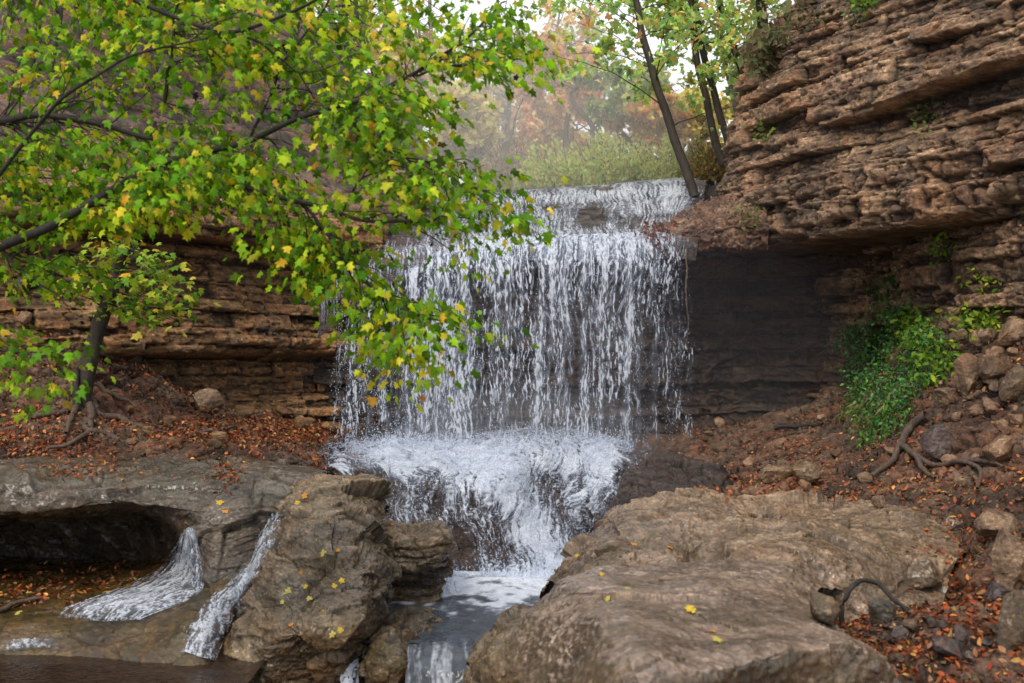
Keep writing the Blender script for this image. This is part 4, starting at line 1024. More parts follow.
litter('fallen_leaves', [
    ('bank_left', 13000, lambda px, py, p, nn: (0.06 + 0.9*clumpy(p, 1.6, 0, 0.0, 0.3) + 4.0*np.exp(-(((px-270)/90)**2 + ((py-432)/12)**2)) + 2.0*np.exp(-(((px-20)/60)**2 + ((py-440)/25)**2)))*((px > -150) & (px < 360))*(0.3+up(nn))),
    ('ledge', 700, lambda px, py, p, nn: (3*np.exp(-(((px-85)/35)**2 + ((py-472)/7)**2)) + 3*np.exp(-(((px-228)/12)**2 + ((py-475)/14)**2)) + 0.03)*up(nn)*(py < 500)),
    ('floor_left', 700, lambda px, py, p, nn: (3*np.exp(-(((px-20)/60)**2 + ((py-592)/14)**2)) + 2.5*np.exp(-(((px-110)/40)**2 + ((py-578)/10)**2)))*(px > -60))],
    'red and brown leaves lying on the left bank and ledge')
litter('fallen_leaves', [
    ('bank_right', 24000, lambda px, py, p, nn: (0.08 + 1.0*clumpy(p, 1.5, 4, 0.0, 0.3) + 1.6*sstep(455, 480, py)*clumpy(p, 2.2, 9, -0.25, 0.2) + 2.2*sstep(545, 600, py))*((px > 690) & (px < 1200))),
    ('outcrop', 420, lambda px, py, p, nn: up(nn)*(sstep(900, 980, px)*2 + 0.7*sstep(506, 496, py) + 0.03)*(px > 690))],
    'red and brown leaves lying on the right bank and in the gap beside the slab')
litter('fallen_leaves', [
    ('hill_left', 9000, lambda px, py, p, nn: (0.3+clumpy(p, 0.9))*((px > -200) & (px < 420))),
    ('hill', 5200, lambda px, py, p, nn: (p[..., 1] < 50)*(0.3+clumpy(p, 0.6))*((px > -100) & (px < 900)))],
    'dry brown leaves covering the wooded hillside', cols=[(0.13, 0.07, 0.04), (0.2, 0.1, 0.05), (0.09, 0.05, 0.035), (0.24, 0.15, 0.08)], w=[2, 2, 2, 1])
litter('fallen_leaves', [
    ('cR', 2600, lambda px, py, p, nn: sstep(0.5, 0.9, nn[..., 2])*(0.4+clumpy(p, 1.5)) + 1.5*np.exp(-(((px-700)/40)**2 + ((py-225)/18)**2))*(nn[..., 2] > 0.1)),
    ('brow', 900, lambda px, py, p, nn: 0.3+sstep(0.2, 0.7, nn[..., 2])),
    ('cL', 900, lambda px, py, p, nn: sstep(0.5, 0.9, nn[..., 2])*(0.4+clumpy(p, 1.5)))],
    'dead leaves caught on the cliff ledges', cols=[(0.2, 0.09, 0.05), (0.26, 0.1, 0.05), (0.13, 0.07, 0.045)], w=[1, 1, 1])

litter('fallen_leaves', [
    ('bank_right', 9000, lambda px, py, p, nn: (0.15 + 1.0*clumpy(p, 1.0, 7, -0.1, 0.25))*((px > 690) & (px < 1200))),
    ('bank_left', 6000, lambda px, py, p, nn: (0.2 + 1.0*clumpy(p, 1.1, 3, -0.1, 0.25))*((px > -150) & (px < 340)))],
    'old dark brown leaves matted on both banks under the fresh red ones', cols=[(0.07, 0.04, 0.024), (0.11, 0.06, 0.032), (0.05, 0.03, 0.022), (0.15, 0.09, 0.05)], w=[2, 2, 2, 1])

# single yellow leaves one can count on the near rocks
YEL = [(0.5, 0.36, 0.03), (0.5, 0.22, 0.03), (0.4, 0.34, 0.08)]
_leaf_me = {}
def single_leaf(px, py, size, k, label, group):
    h, n = hit(px, py)
    key = k % 3
    if key not in _leaf_me:
        o = mesh_from('fallen_leaf', MAPLE_V*np.array([1, 1, 0.5]), MAPLE_F, M['litter'], colors=np.array([YEL[key]]*len(MAPLE_V)))
        _leaf_me[key] = o.data
    else:
        o = bpy.data.objects.new('fallen_leaf', _leaf_me[key]); COL.objects.link(o)
    nv = Vector(unit(n + 0.15*RNG.normal(size=3)))
    q = nv.to_track_quat('Z', 'Y'); o.rotation_mode = 'QUATERNION'
    from mathutils import Quaternion
    o.rotation_quaternion = q @ Quaternion((0, 0, 1), RNG.uniform(0, 6.28)); o.scale = (size,)*3
    o.location = h + n*(0.012+0.02*size)
    tag(o, label, 'leaf', group)
k = 0
for px, py in [(576, 556), (632, 545), (626, 589), (695, 612), (712, 633), (719, 640), (690, 607), (660, 580), (607, 601), (600, 575), (672, 549), (626, 553)]:
    single_leaf(px, py, RNG.uniform(.045, .075), k, 'yellow leaf fallen on the near slab or the outcrop above it', 'yellow leaves on the near rocks'); k += 1
for px, py in [(298, 502), (305, 498), (324, 556), (340, 580), (338, 552), (290, 590), (335, 585), (284, 650), (334, 632), (342, 632), (290, 626), (310, 600), (325, 610), (300, 572), (318, 540), (307, 585), (328, 522), (282, 604)]:
    single_leaf(px, py, RNG.uniform(.045, .085), k, 'yellow leaf stuck to the rough boulder beside the rivulet', 'yellow leaves on the large boulder'); k += 1
for px, py in [(222, 504), (228, 512), (20, 612), (60, 600), (10, 606), (40, 590), (108, 592), (83, 594), (30, 594), (188, 575)]:
    single_leaf(px, py, RNG.uniform(.07, .11), k, 'yellow leaf fallen on the wet ledge or bed at the left', 'yellow leaves at the left stream'); k += 1

# ================================================================== STONES
S = lambda *a, **k: stone('stone', *a, **k)
def on(px, py): return hit(px, py)[0][1]
def drop_stone(px, py, wpx, hpx, mat, label, seed, name='stone', group=None, **k):
    Y = on(px, py+hpx*0.5); s = Y/F
    return stone(name, px, py+hpx*0.5, Y, (wpx*s, wpx*s*0.8, hpx*s*1.35), mat, label, seed, group=group, **k)
big = [(1012, 560, 52, 58, 'stone', 'tan broken boulder at the right edge beside the leaf-filled gap', 'boulder'),
       (1003, 524, 60, 26, 'stone', 'flat grey-brown rock on the right edge above the leaf-filled gap', 'rock'),
       (925, 572, 62, 30, 'outcrop', 'flat-topped wedge of rock leaning against the end of the outcrop', 'rock'),
       (1014, 615, 50, 70, 'boulder', 'brown mossy boulder at the right edge near the bottom corner', 'boulder'),
       (945, 648, 44, 28, 'dstone', 'dark wet purple stone among red leaves in the bottom right gap', 'stone'),
       (962, 636, 30, 22, 'dstone', 'blue-grey stone beside the dark wet stone in the gap', 'stone'),
       (878, 605, 40, 40, 'ledge', 'grey triangular stone under the arched stick', 'stone'),
       (822, 606, 44, 34, 'boulder', 'brown stone wedged in the hollow between the near slab and the outcrop', 'stone'),
       (898, 636, 26, 20, 'dstone', 'grey stone half buried in leaves right of the near slab', 'stone'),
       (912, 625, 20, 14, 'stone', 'small pale stone in the leaf-filled gap', 'stone'),
       (1000, 592, 34, 22, 'dstone', 'dark flat stone at the foot of the tan broken boulder', 'stone'),
       (938, 440, 40, 28, 'dstone', 'dark rounded stone held by the exposed tree roots', 'stone'),
       (1002, 446, 42, 28, 'stone', 'grey mossy stone on the bank right of the roots', 'stone'),
       (776, 472, 40, 20, 'outcrop', 'flat yellowish slab of stone lying on the leaf litter', 'flat stone'),
       (808, 470, 46, 22, 'outcrop', 'tilted yellowish slab propped up beside its neighbour on the leaf litter', 'flat stone'),
       (968, 376, 46, 34, 'stone', 'pinkish block at the head of the scree beside the green plants', 'stone'),
       (990, 362, 40, 30, 'stone', 'pinkish angular block above the scree near the right edge', 'stone'),
       (1012, 330, 40, 26, 'stone', 'reddish block under the cliff at the right edge', 'stone'),
       (1012, 382, 36, 30, 'stone', 'brown block on the scree at the right edge', 'stone'),
       (985, 335, 34, 18, 'stone', 'flat reddish block under the small yellow-green plant', 'stone'),
       (948, 395, 30, 18, 'stone', 'small flat tan stone at the edge of the green plants', 'stone'),
       (880, 500, 20, 12, 'stone', 'small brown stone at the back edge of the outcrop', 'stone'),
       (205, 400, 40, 22, 'stone', 'brown block at the foot of the left cliff', 'stone'),
       (404, 182, 80, 22, 'stone', 'pale pinkish rock shelf behind the tips of the maple, left of the upper cascade', 'rock'),
       (30, 275, 44, 24, 'ledge', 'pale grey stone on the bank at the left edge', 'stone'),
       (25, 318, 22, 12, 'stone', 'small pale stone on the left bank', 'stone'),
       (283, 410, 26, 14, 'stone', 'brown stone below the left cliff beside the falls', 'stone'),
       (588, 518, 26, 26, 'wet', 'dark wet rock in the spray at the right of the lower cascade', 'rock')]
for i, (px, py, w, h, m, lab, nm) in enumerate(big):
    drop_stone(px, py, w, h, M[m], lab, 100+i, name={'flat stone': 'flat_stone'}.get(nm, nm), cuts=12)
# small loose stones on the scree and in the gap
for i in range(30):
    px, py = RNG.uniform(935, 1024), RNG.uniform(318, 425)
    if (px-930) < (py-318)*0.0: continue
    w = RNG.uniform(9, 24)
    drop_stone(px, py, w, w*RNG.uniform(.4, .7), M['stone'], 'reddish angular stone lying loose on the scree under the cliff', 300+i, group='loose stones on the scree', geo=ICO3, name='scree_stone')
for i in range(26):
    px, py = RNG.uniform(870, 1010), RNG.uniform(610, 682)
    w = RNG.uniform(6, 16)
    drop_stone(px, py, w, w*RNG.uniform(.5, .8), M['dstone' if i % 2 else 'ledge'], 'small grey pebble among red leaves in the bottom right gap', 400+i, group='pebbles in the gap', geo=ICO3, name='pebble')
for i in range(34):
    px, py = RNG.uniform(700, 1010), RNG.uniform(415, 490)
    w = RNG.uniform(7, 18)
    drop_stone(px, py, w, w*RNG.uniform(.45, .7), M['stone' if i % 3 else 'soil'], 'small brown stone in the leaf litter between the recess and the outcrop', 500+i, group='small stones on the right bank', geo=ICO3, name='stone')
for i in range(26):
    px, py = RNG.uniform(100, 330), RNG.uniform(385, 450)
    w = RNG.uniform(8, 22)
    drop_stone(px, py, w, w*RNG.uniform(.45, .7), M['cliff_left'], 'brown stone fallen below the left cliff', 600+i, group='stones below the left cliff', geo=ICO3, name='stone')

# ================================================================== TREES AND PLANTS
def tree_thing(name, base, label, cat='tree', group=None):
    return tag(empty(name, base), label, cat, group)

# earth mound the maple grows from, beside the brown pool
th = np.linspace(0, 2*np.pi, 90); rr_ = np.linspace(0.0, 1.0, 40)
T_, R_ = np.meshgrid(th, rr_)
wob_ = 1 + 0.25*noise(np.cos(T_)*1.5, np.sin(T_)*1.5, 2.2)
mound = np.stack([-6.2+2.0*R_*wob_*np.cos(T_), 7.7+1.5*R_*wob_*np.sin(T_), -2.55-1.1*R_**2.2], -1)
mound[..., 2] += 0.05*fbm(mound[..., 0]*3, mound[..., 1]*3, 0, 3)
SURF['mound'] = mound
tag(mesh_from('bank', mound, grid_faces(40, 90), M['soil']), 'low earth mound at the foot of the maple beside the brown pool', 'bank', kind='structure')

# --- the maple whose boughs reach in from the left
mb = np.array([-5.3, 7.9, -2.85])
maple = tree_thing('maple_tree', mb, 'green maple reaching in from the left edge over the stream, some leaves turning yellow')
def pl(*pts): return np.array([P(*q) for q in pts])
trunk_top = np.array([-5.6, 7.6, 5.2])
trunk_path = np.array([mb, [-5.25, 7.85, -1.5], [-5.2, 7.8, 0.2], [-5.3, 7.75, 2.0], [-5.45, 7.7, 3.6], trunk_top])
boughs = [
    (np.vstack([[-5.22, 7.82, -0.3], pl((-60, 285, 7.3), (0, 248, 7.25), (50, 226, 7.2), (110, 195, 7.25), (180, 158, 7.3), (250, 138, 7.2), (300, 115, 7.15), (342, 103, 7.1), (380, 91, 7.05), (412, 76, 7.1), (455, 47, 7.1), (500, 6, 7.1))]), .05, .007),
    (np.vstack([[-5.2, 7.8, 0.6], pl((-70, 140, 7.6), (0, 122, 7.5), (40, 118, 7.45), (75, 121, 7.4), (108, 128, 7.4), (150, 140, 7.45))]), .05, .016),
    (np.vstack([[-5.2, 7.8, 0.4], pl((-60, 240, 7.3), (-10, 190, 7.2), (15, 152, 7.1), (55, 106, 7.0), (92, 78, 6.9), (120, 57, 6.9), (165, 48, 6.8), (210, 40, 6.7))]), .026, .006),
    (pl((165, 100, 7.5), (170, 65, 7.4), (173, 30, 7.3), (186, -20, 7.3)), .016, .008),
    (pl((180, 158, 7.6), (230, 180, 7.5), (300, 202, 7.4), (345, 216, 7.3), (400, 221, 7.25), (438, 218, 7.2), (446, 204, 7.2), (472, 188, 7.2)), .028, .006),
    (pl((300, 202, 7.4), (345, 258, 7.3), (372, 290, 7.25), (410, 310, 7.2), (448, 325, 7.2)), .014, .005),
    (np.vstack([[-5.5, 7.65, 4.4], pl((-60, -150, 7.2), (60, -40, 7.1), (170, 15, 7.0), (240, 31, 6.9), (275, 18, 6.9), (310, 2, 6.8), (380, -40, 6.8))]), .035, .008),
    (pl((412, 76, 7.3), (440, 69, 7.25), (480, 66, 7.2), (522, 68, 7.2)), .010, .004),
    (pl((342, 103, 7.4), (368, 140, 7.4), (395, 155, 7.4), (425, 160, 7.4)), .010, .004),
    (pl((250, 138, 7.5), (295, 45, 7.4), (330, 0, 7.3), (350, -40, 7.3)), .012, .006),
    (pl((0, 248, 7.9), (20, 270, 7.7), (42, 285, 7.6), (70, 305, 7.5)), .014, .005),
    (np.vstack([[-5.23, 7.83, -0.9], pl((-60, 330, 7.5), (-10, 345, 7.4), (30, 352, 7.3), (62, 350, 7.3))]), .02, .005),
    (pl((340, 216, 7.3), (360, 180, 7.3), (372, 165, 7.2)), .008, .004),
    (pl((240, 31, 6.9), (300, 75, 7.0), (315, 100, 7.1)), .010, .004)]
v, f, q = tube(trunk_path, .17, .09, 12, .05, 3)
child('trunk', v, f, M['bark'], maple)
bpts = []
for i, (path, r0, r1) in enumerate(boughs):
    v, f, q = tube(path, r0, r1, 8, 0.035, 10+i)
    child('branch', v, f, M['bark'], maple); bpts.append(q)
bpts = np.concatenate(bpts)
REG = [  # outline in the picture, how many sprays, palette tilt towards yellow
    ([(-60, -30), (300, -30), (335, 40), (330, 130), (240, 200), (-60, 190)], 116, .36),
    ([(60, -30), (300, -30), (330, 40), (250, 75), (150, 60)], 44, .5),
    ([(300, -20), (400, -20), (395, 40), (340, 70)], 13, .5),
    ([(398, 10), (500, -10), (536, 60), (525, 85), (440, 62), (400, 62)], 24, .35),
    ([(405, 30), (430, 20), (450, 60), (410, 75)], 5, .7),
    ([(330, 75), (440, 85), (432, 122), (382, 147), (330, 150)], 32, .35),
    ([(150, 140), (390, 150), (402, 205), (350, 270), (320, 290), (262, 245), (230, 200), (150, 200)], 46, .42),
    ([(-60, 130), (230, 150), (245, 195), (120, 232), (-60, 262)], 64, .26),
    ([(100, 205), (190, 200), (170, 225), (110, 225)], 10, .95),
    ([(385, 185), (440, 152), (480, 172), (528, 218), (520, 234), (470, 228), (490, 268), (470, 278), (440, 248), (402, 232)], 27, .3),
    ([(350, 285), (400, 288), (468, 318), (425, 345), (405, 352), (350, 318)], 22, .25),
    ([(390, 350), (425, 342), (402, 375), (386, 366)], 4, .9),
    ([(262, 230), (330, 240), (350, 292), (330, 300), (290, 262)], 9, .4),
    ([(-40, 330), (55, 345), (68, 362), (40, 392), (-40, 388)], 12, .3),
    ([(0, 250), (60, 250), (60, 285), (10, 280)], 8, .2)]
lv = [[], [], [], [], []]; twigs = []
for poly, n, yel in REG:
    for px, py in inpoly(poly, n):
        Y = 7.5 + RNG.normal()*0.45 + (0.25 if px < 150 else 0)
        c = P(px, py, Y)
        j = np.argmin(np.linalg.norm(bpts - (c + np.array([-0.25, 0, 0.05])), axis=1)); b = bpts[j]
        L = np.linalg.norm(c-b)
        mid = b*0.45 + c*0.55 + np.array([0, 0, 0.10*L]) + RNG.normal(size=3)*0.03
        tip = c + unit(c-b)*0.12 + np.array([0, 0, -0.05])
        tv, tf, tq = tube([b, mid, c, tip], .0055, .002, 4, 0.02, px)
        twigs.append((tv, tf))
        m = int(RNG.integers(20, 36))
        base = tq[np.clip((len(tq)*(0.35+0.65*RNG.random(m)**0.6)).astype(int), 0, len(tq)-1)]
        dirn = unit(c-b+1e-6)
        off = RNG.normal(size=(m, 3))*np.array([.17, .19, .026]) + np.array([0.0, 0, 0])
        off[:, 2] -= 0.35*off[:, 0]*np.sign(c[0]+2.2)*0.5
        pos = base + off
        ax = unit(unit(off)*0.9 + dirn*0.5 + np.array([0, 0, -0.75]) + 0.25*RNG.normal(size=(m, 3)))
        nr = unit(np.array([0, -0.6, 0.8]) + 0.6*RNG.normal(size=(m, 3)))
        y = np.clip(yel + 0.18*RNG.normal(), 0, 1)
        col = palette(m, [(0.09, 0.22, 0.008), (0.19, 0.38, 0.010), (0.38, 0.50, 0.015), (0.58, 0.54, 0.03), (0.66, 0.46, 0.03), (0.5, 0.24, 0.035)],
                      [1.5*(1-y)+.1, 1.5*(1-y)+.2, .35+.9*y, .07+.45*y, .02+.2*y, .01+.04*y], 0.3)
        lv[0].append(pos); lv[1].append(ax); lv[2].append(nr); lv[3].append(RNG.uniform(.036, .09, m)); lv[4].append(col)
v, f = join(twigs); child('twigs', v, f, M['bark'], maple)
v, f, c = leaves(*[np.concatenate(a) for a in lv[:4]], (MAPLE_V, MAPLE_F), np.concatenate(lv[4]))
child('foliage', v, f, M['leaf'], maple, colors=c, smooth=False)

# --- small leaning tree on the left bank, with exposed roots
b0 = hit(84, 405)[0]; Yb = b0[1]
st = tree_thing('small_tree', b0, 'small leaning tree with bare roots gripping the left bank')
v, f, q = tube([P(84, 412, Yb), P(86, 385, Yb-.05), P(92, 350, Yb-.1), P(104, 308, Yb-.15), P(118, 268, Yb-.2), P(130, 230, Yb-.25), P(140, 190, Yb-.3), P(152, 120, Yb-.3)], .125, .05, 12, .05, 4)
child('trunk', v, f, M['bark3'], st)
v, f, q2 = tube([P(78, 420, Yb-.2), P(76, 395, Yb-.22), P(77, 370, Yb-.2)], .06, .04, 8, .02, 7)
child('trunk', v, f, M['bark3'], st)
def root_path(pts, lift=0.03):
    out = []
    for x, y in pts:
        h, n = hit(x, y); out.append(h + n*lift + np.array([0, -0.05, 0]))
    return out
for i, (pts, r0, r1) in enumerate([
    ([(88, 392), (82, 402), (66, 412), (46, 418), (22, 414)], .07, .02), ([(86, 400), (92, 412), (90, 425), (84, 436), (70, 446), (50, 450)], .065, .02),
    ([(90, 398), (100, 415), (122, 420), (140, 428), (165, 434), (190, 438)], .06, .018), ([(84, 418), (92, 430), (112, 436), (128, 446), (148, 456)], .055, .02),
    ([(95, 385), (112, 396), (130, 402), (142, 412)], .045, .012), ([(80, 405), (72, 422), (68, 436)], .05, .02), ([(98, 352), (112, 358), (128, 362), (145, 352)], .04, .014),
    ([(92, 370), (104, 376), (112, 368)], .04, .015), ([(190, 438), (215, 432), (240, 428), (262, 436)], .03, .012)]):
    v, f, _ = tube(root_path(pts), r0, r1, 8, .04, 40+i); child('root', v, f, M['root'], st)
tw, L0 = [], [[], [], [], [], []]
for px, py in inpoly([(60, 252), (120, 240), (165, 262), (176, 320), (130, 325), (95, 300), (60, 300)], 62):
    c = P(px, py, Yb-.35+RNG.normal()*.3); j = np.argmin(np.linalg.norm(q-c, axis=1)); m = int(RNG.integers(7, 13))
    tv, tf, tq = tube([q[j], (q[j]+c)/2+np.array([0, 0, .05]), c], .012, .004, 4, .02, px); tw.append((tv, tf))
    pos = c + RNG.normal(size=(m, 3))*np.array([.2, .2, .08]); 
    L0[0].append(pos); L0[1].append(RNG.normal(size=(m, 3))*[1, 1, .4]+[0, 0, -.3]); L0[2].append(unit(np.array([0, -.4, 1])+.45*RNG.normal(size=(m, 3)))); L0[3].append(RNG.uniform(.08, .15, m))
    L0[4].append(palette(m, [(0.12, 0.26, 0.02), (0.24, 0.36, 0.03), (0.42, 0.4, 0.04), (0.5, 0.34, 0.03)], [2, 3, 1.2, .4]))
v, f = join(tw); child('twigs', v, f, M['bark'], st)
v, f, c = leaves(*[np.concatenate(a) for a in L0[:4]], (MAPLE_V, MAPLE_F), np.concatenate(L0[4])); child('foliage', v, f, M['leaf'], st, colors=c, smooth=False)

# --- exposed roots and sticks at the right
def root_thing(name, paths, mat, label, cat, seed=0):
    r = None
    for i, (pts, r0, r1) in enumerate(paths):
        v, f, q = tube(pts, r0, r1, 9, .03, seed+i)
        if r is None: r = tag(empty(name, pts[0]), label, cat)
        child('root' if 'root' in name else 'stem', v, f, mat, r)
    return r
root_thing('tree_root', [(root_path([(928, 418), (912, 430), (902, 448), (892, 462), (878, 474), (868, 480)], .06), .06, .025), (root_path([(902, 448), (918, 458), (935, 465), (958, 463), (975, 470), (978, 492)], .06), .045, .018),
     (root_path([(918, 458), (922, 470), (934, 482)], .05), .04, .015), (root_path([(958, 463), (985, 462), (1004, 470)], .05), .035, .015)], M['root'], 'forked exposed root crossing the right bank around a dark stone', 'root', 70)
bs = [hit(843, 628)[0], hit(918, 616)[0]]
Ys = bs[0][1]
root_thing('stick', [([bs[0]+[0, 0, -.05], P(842, 605, Ys-.05), P(850, 589, Ys), P(862, 581, Ys+.1), P(876, 585, Ys+.15), P(894, 600, (Ys+bs[1][1])/2+.05), bs[1]+[0, 0, -.03]], .024, .014)], M['bark'], 'dark bent stick arching out of the leaves beside the near slab', 'stick', 80)
root_thing('stick', [(root_path([(775, 430), (800, 427), (824, 426)], .05), .035, .02)], M['bark'], 'dark dead stick lying at the back of the recess', 'stick', 84)
root_thing('vine', [([P(687, 250, 17.4), P(686, 290, 17.35), P(688, 330, 17.4), P(686, 350, 17.4)], .015, .008)], M['root'], 'thin brown root hanging from the lip at the right end of the falls', 'vine', 86)
root_thing('stick', [(root_path([(0, 612), (22, 604), (44, 600)], .04), .03, .02)], M['root'], 'broken brown stick lying on the wet bed at the left edge', 'stick', 88)

# --- trees at the head of the falls
def crown_leaves(centres, radii, n, size, cols, w, T, flat=0.6, jit=0.25, hollow=0.4, cl=None, seed=0):
    """leaf clumps spread through several ellipsoids"""
    pos, ci = [], []
    per = int(n*0.75)//len(centres)
    for k, (c, r) in enumerate(zip(centres, radii)):
        r = np.broadcast_to(np.asarray(r, float), (3,))
        nc = max(per//22, 3)
        d = unit(RNG.normal(size=(nc, 3)))*(hollow+(1-hollow)*RNG.random((nc, 1))**0.5)
        cc = np.asarray(c) + d*r
        ii = RNG.integers(0, nc, per)
        pos.append(cc[ii] + RNG.normal(size=(per, 3))*r*0.16); ci.append(ii + 1000*k)
    pos = np.concatenate(pos); ci = np.concatenate(ci)
    m = len(pos)
    base = palette(m, cols, w, jit)
    cw = 0.75 + 0.6*hsh(ci, 3, 1.7+seed)                    # light and dark clumps
    base = np.clip(base*1.7*cw[:, None], 0.004, .92)  # crown colours lifted to paler tones, haze painted into the leaves
    return leaves(pos, RNG.normal(size=(m, 3))+[0, 0, -.3], unit(RNG.normal(size=(m, 3))*flat+np.array([0, -.3, .8])), RNG.uniform(size[0], size[1], m), T, base)
def limbs(q, n, reach, r, seed, up=0.5, lo=0.3):
    out, tips = [], []
    rr = np.random.default_rng(seed)
    for i in range(n):
        j = int(len(q)*(lo+(1-lo)*rr.random()*0.98)); a = rr.uniform(0, 6.28); L = reach*rr.uniform(.5, 1.1)
        d = np.array([math.cos(a), math.sin(a), up*rr.uniform(.2, 1.6)])
        tip = q[j]+d*L; mid = q[j]+d*L*.5+np.array([0, 0, .08*L])
        v, f, _ = tube([q[j], mid, tip], r*rr.uniform(.6, 1), r*.25, 5, .05, i+seed); out.append((v, f)); tips += [tip, mid]
    return out, tips
SYC = dict(T=(MAPLE_V, MAPLE_F))
def edge_tree(label, trunk, r0, r1, n_limb, reach, nleaf, cols, w, seed, size=(.09, .19), up=.35, lo=.3):
    base = trunk[0]; t = tree_thing('tree', base, label)
    v, f, q = tube(trunk, r0, r1, 10, .06, seed); child('trunk', v, f, M['bark3'], t)
    lb, tips = limbs(q, n_limb, reach, r1*.38, seed, up, lo)
    for v, f in lb: child('limb', v, f, M['bark3'], t)
    v, f, c = crown_leaves(tips, [(.75, .75, .5)]*len(tips), nleaf, size, cols, w, SYC['T'], flat=.8, seed=seed); child('crown', v, f, M['far_leaf'], t, colors=c, smooth=False)
    return t
GRN = [(0.16, 0.27, 0.08), (0.26, 0.36, 0.10), (0.42, 0.42, 0.10), (0.4, 0.22, 0.08)]
edge_tree('slender leaning tree standing at the right end of the lip of the falls', [P(695, 196, 20.3), P(684, 165, 20.4), P(668, 120, 20.5), P(652, 70, 20.6), P(640, 25, 20.7), P(633, -25, 20.8), P(628, -120, 21)], .10, .045, 26, 2.3, 3000, GRN, [3, 3, 1.2, .7], 3, lo=.22)
edge_tree('straight thin tree behind the corner of the cliff, left one of a pair', [P(724, 165, 21.4), P(716, 140, 21.4), P(703, 90, 21.5), P(694, 40, 21.6), P(689, -20, 21.7), P(684, -120, 22)], .085, .05, 14, 1.7, 1500, GRN, [2, 3, 2, .5], 5, lo=.2)
edge_tree('thin tree behind the corner of the cliff, right one of a pair', [P(731, 155, 21.9), P(724, 130, 22), P(712, 85, 22.1), P(701, 40, 22.2), P(694, -10, 22.3), P(690, -110, 22.5)], .085, .05, 14, 1.7, 1500, GRN, [2, 3, 2, .5], 8, lo=.2)
edge_tree('dark crooked tree leaning on the upper corner of the cliff', [P(752, 120, 22.5), P(745, 80, 22.4), P(733, 45, 22.3), P(722, 10, 22.3), P(712, -60, 22.5)], .09, .05, 10, 1.4, 1100, GRN, [3, 2, 1, .3], 12, lo=.2)
edge_tree('tree on top of the cliff with its trunk cut by the top edge', [P(768, 60, 22.5), P(762, 20, 22.5), P(760, -40, 22.6), P(755, -110, 22.6)], .13, .08, 10, 1.6, 1100, GRN, [3, 2, 1, .3], 14, lo=.1)

# --- autumn wood upstream
OR = [(0.54, 0.3, 0.09), (0.48, 0.2, 0.08), (0.56, 0.42, 0.12), (0.4, 0.36, 0.1)]
RB = [(0.42, 0.19, 0.10), (0.52, 0.30, 0.12), (0.38, 0.24, 0.11), (0.56, 0.44, 0.15)]
YL = [(0.5, 0.42, 0.1), (0.42, 0.42, 0.1), (0.55, 0.34, 0.08), (0.3, 0.33, 0.09)]
GN = [(0.16, 0.22, 0.06), (0.24, 0.3, 0.08), (0.38, 0.38, 0.1), (0.12, 0.17, 0.06)]
OLV = [(0.42, 0.38, 0.14), (0.52, 0.4, 0.13), (0.55, 0.45, 0.18), (0.34, 0.31, 0.13)]
BRN = [(0.22, 0.15, 0.1), (0.28, 0.18, 0.12), (0.3, 0.24, 0.12), (0.18, 0.13, 0.1)]
def gz(x, y):   # hillside height under a tree foot
    p = SURF['hill'].reshape(-1, 3); i = np.argmin((p[:, 0]-x)**2 + (p[:, 1]-y)**2); return p[i, 2]
def wood_tree(label, px, Y, py_mid, rx, ry, cols, n, seed, size=(.16, .34), r=.13, name='autumn_tree', w=(3, 2, 2, 1.2)):
    x = (px-CX)/F*Y; z0 = gz(x, Y); zc = -(py_mid-CY)/F*Y; RX, RZ = rx/F*Y, ry/F*Y
    t = tree_thing(name, (x, Y, z0), label, group=None)
    rr = np.random.default_rng(seed)
    v, f, q = tube([(x, Y, z0-.2), (x+rr.normal()*.15, Y, (z0+zc)/2), (x+rr.normal()*.25, Y, zc), (x+rr.normal()*.3, Y, zc+RZ*.9)], r, r*.3, 8, .08, seed)
    child('trunk', v, f, M['bark2'], t)
    lb, tips = limbs(q, 9, RX*.75, r*.35, seed, .5, .35); v, f = join(lb); child('limbs', v, f, M['bark2'], t)
    cs = [(x+rr.uniform(-.7, .7)*RX, Y+rr.uniform(-.7, .7)*RX, zc+rr.uniform(-.75, .75)*RZ) for _ in range(11)]
    v, f, c = crown_leaves(cs, [(RX*.42, RX*.42, RZ*.30)]*11, n, size, cols, w, (DIAM_V, DIAM_F), flat=1.0, seed=seed); child('crown', v, f, M['far_leaf'], t, colors=c, smooth=False)
wood_tree('reddish-brown tree in the haze left of the leaning tree', 563, 34, 95, 40, 62, RB, 3600, 1)
wood_tree('tall yellow-green tree high behind the reddish tree', 592, 42, 62, 42, 60, GN, 2000, 2)
wood_tree('orange and yellow tree above the pale green thicket', 640, 30, 122, 48, 30, OR, 3600, 3, size=(.13, .28))
wood_tree('yellow tree between the leaning tree and the cliff', 700, 30, 130, 36, 40, YL, 2400, 4)
wood_tree('small pinkish-orange sapling in the mist left of the thicket', 526, 27, 128, 16, 34, [(0.55, 0.3, 0.16), (0.5, 0.36, 0.2), (0.45, 0.24, 0.14)], 700, 5, size=(.10, .2), r=.05, w=(1, 1, 1))
wood_tree('olive-yellow round tree right of the maple boughs', 468, 31, 118, 34, 45, OLV, 3400, 6)
wood_tree('dull orange tree behind the tips of the maple', 420, 36, 70, 44, 60, [(0.48, 0.28, 0.12), (0.52, 0.36, 0.14), (0.38, 0.24, 0.13), (0.38, 0.36, 0.14)], 2200, 7)
wood_tree('yellow tree behind the upper maple boughs', 365, 33, 30, 46, 50, YL, 1800, 8)
wood_tree('hazy grey-green tree in the mist behind the sapling', 508, 40, 95, 30, 70, [(0.2, 0.22, 0.15), (0.26, 0.26, 0.17), (0.3, 0.24, 0.16)], 1800, 9, w=(1, 1, 1))
wood_tree('brown half-bare tree on the left hillside', 250, 34, 30, 60, 60, BRN, 1300, 10)
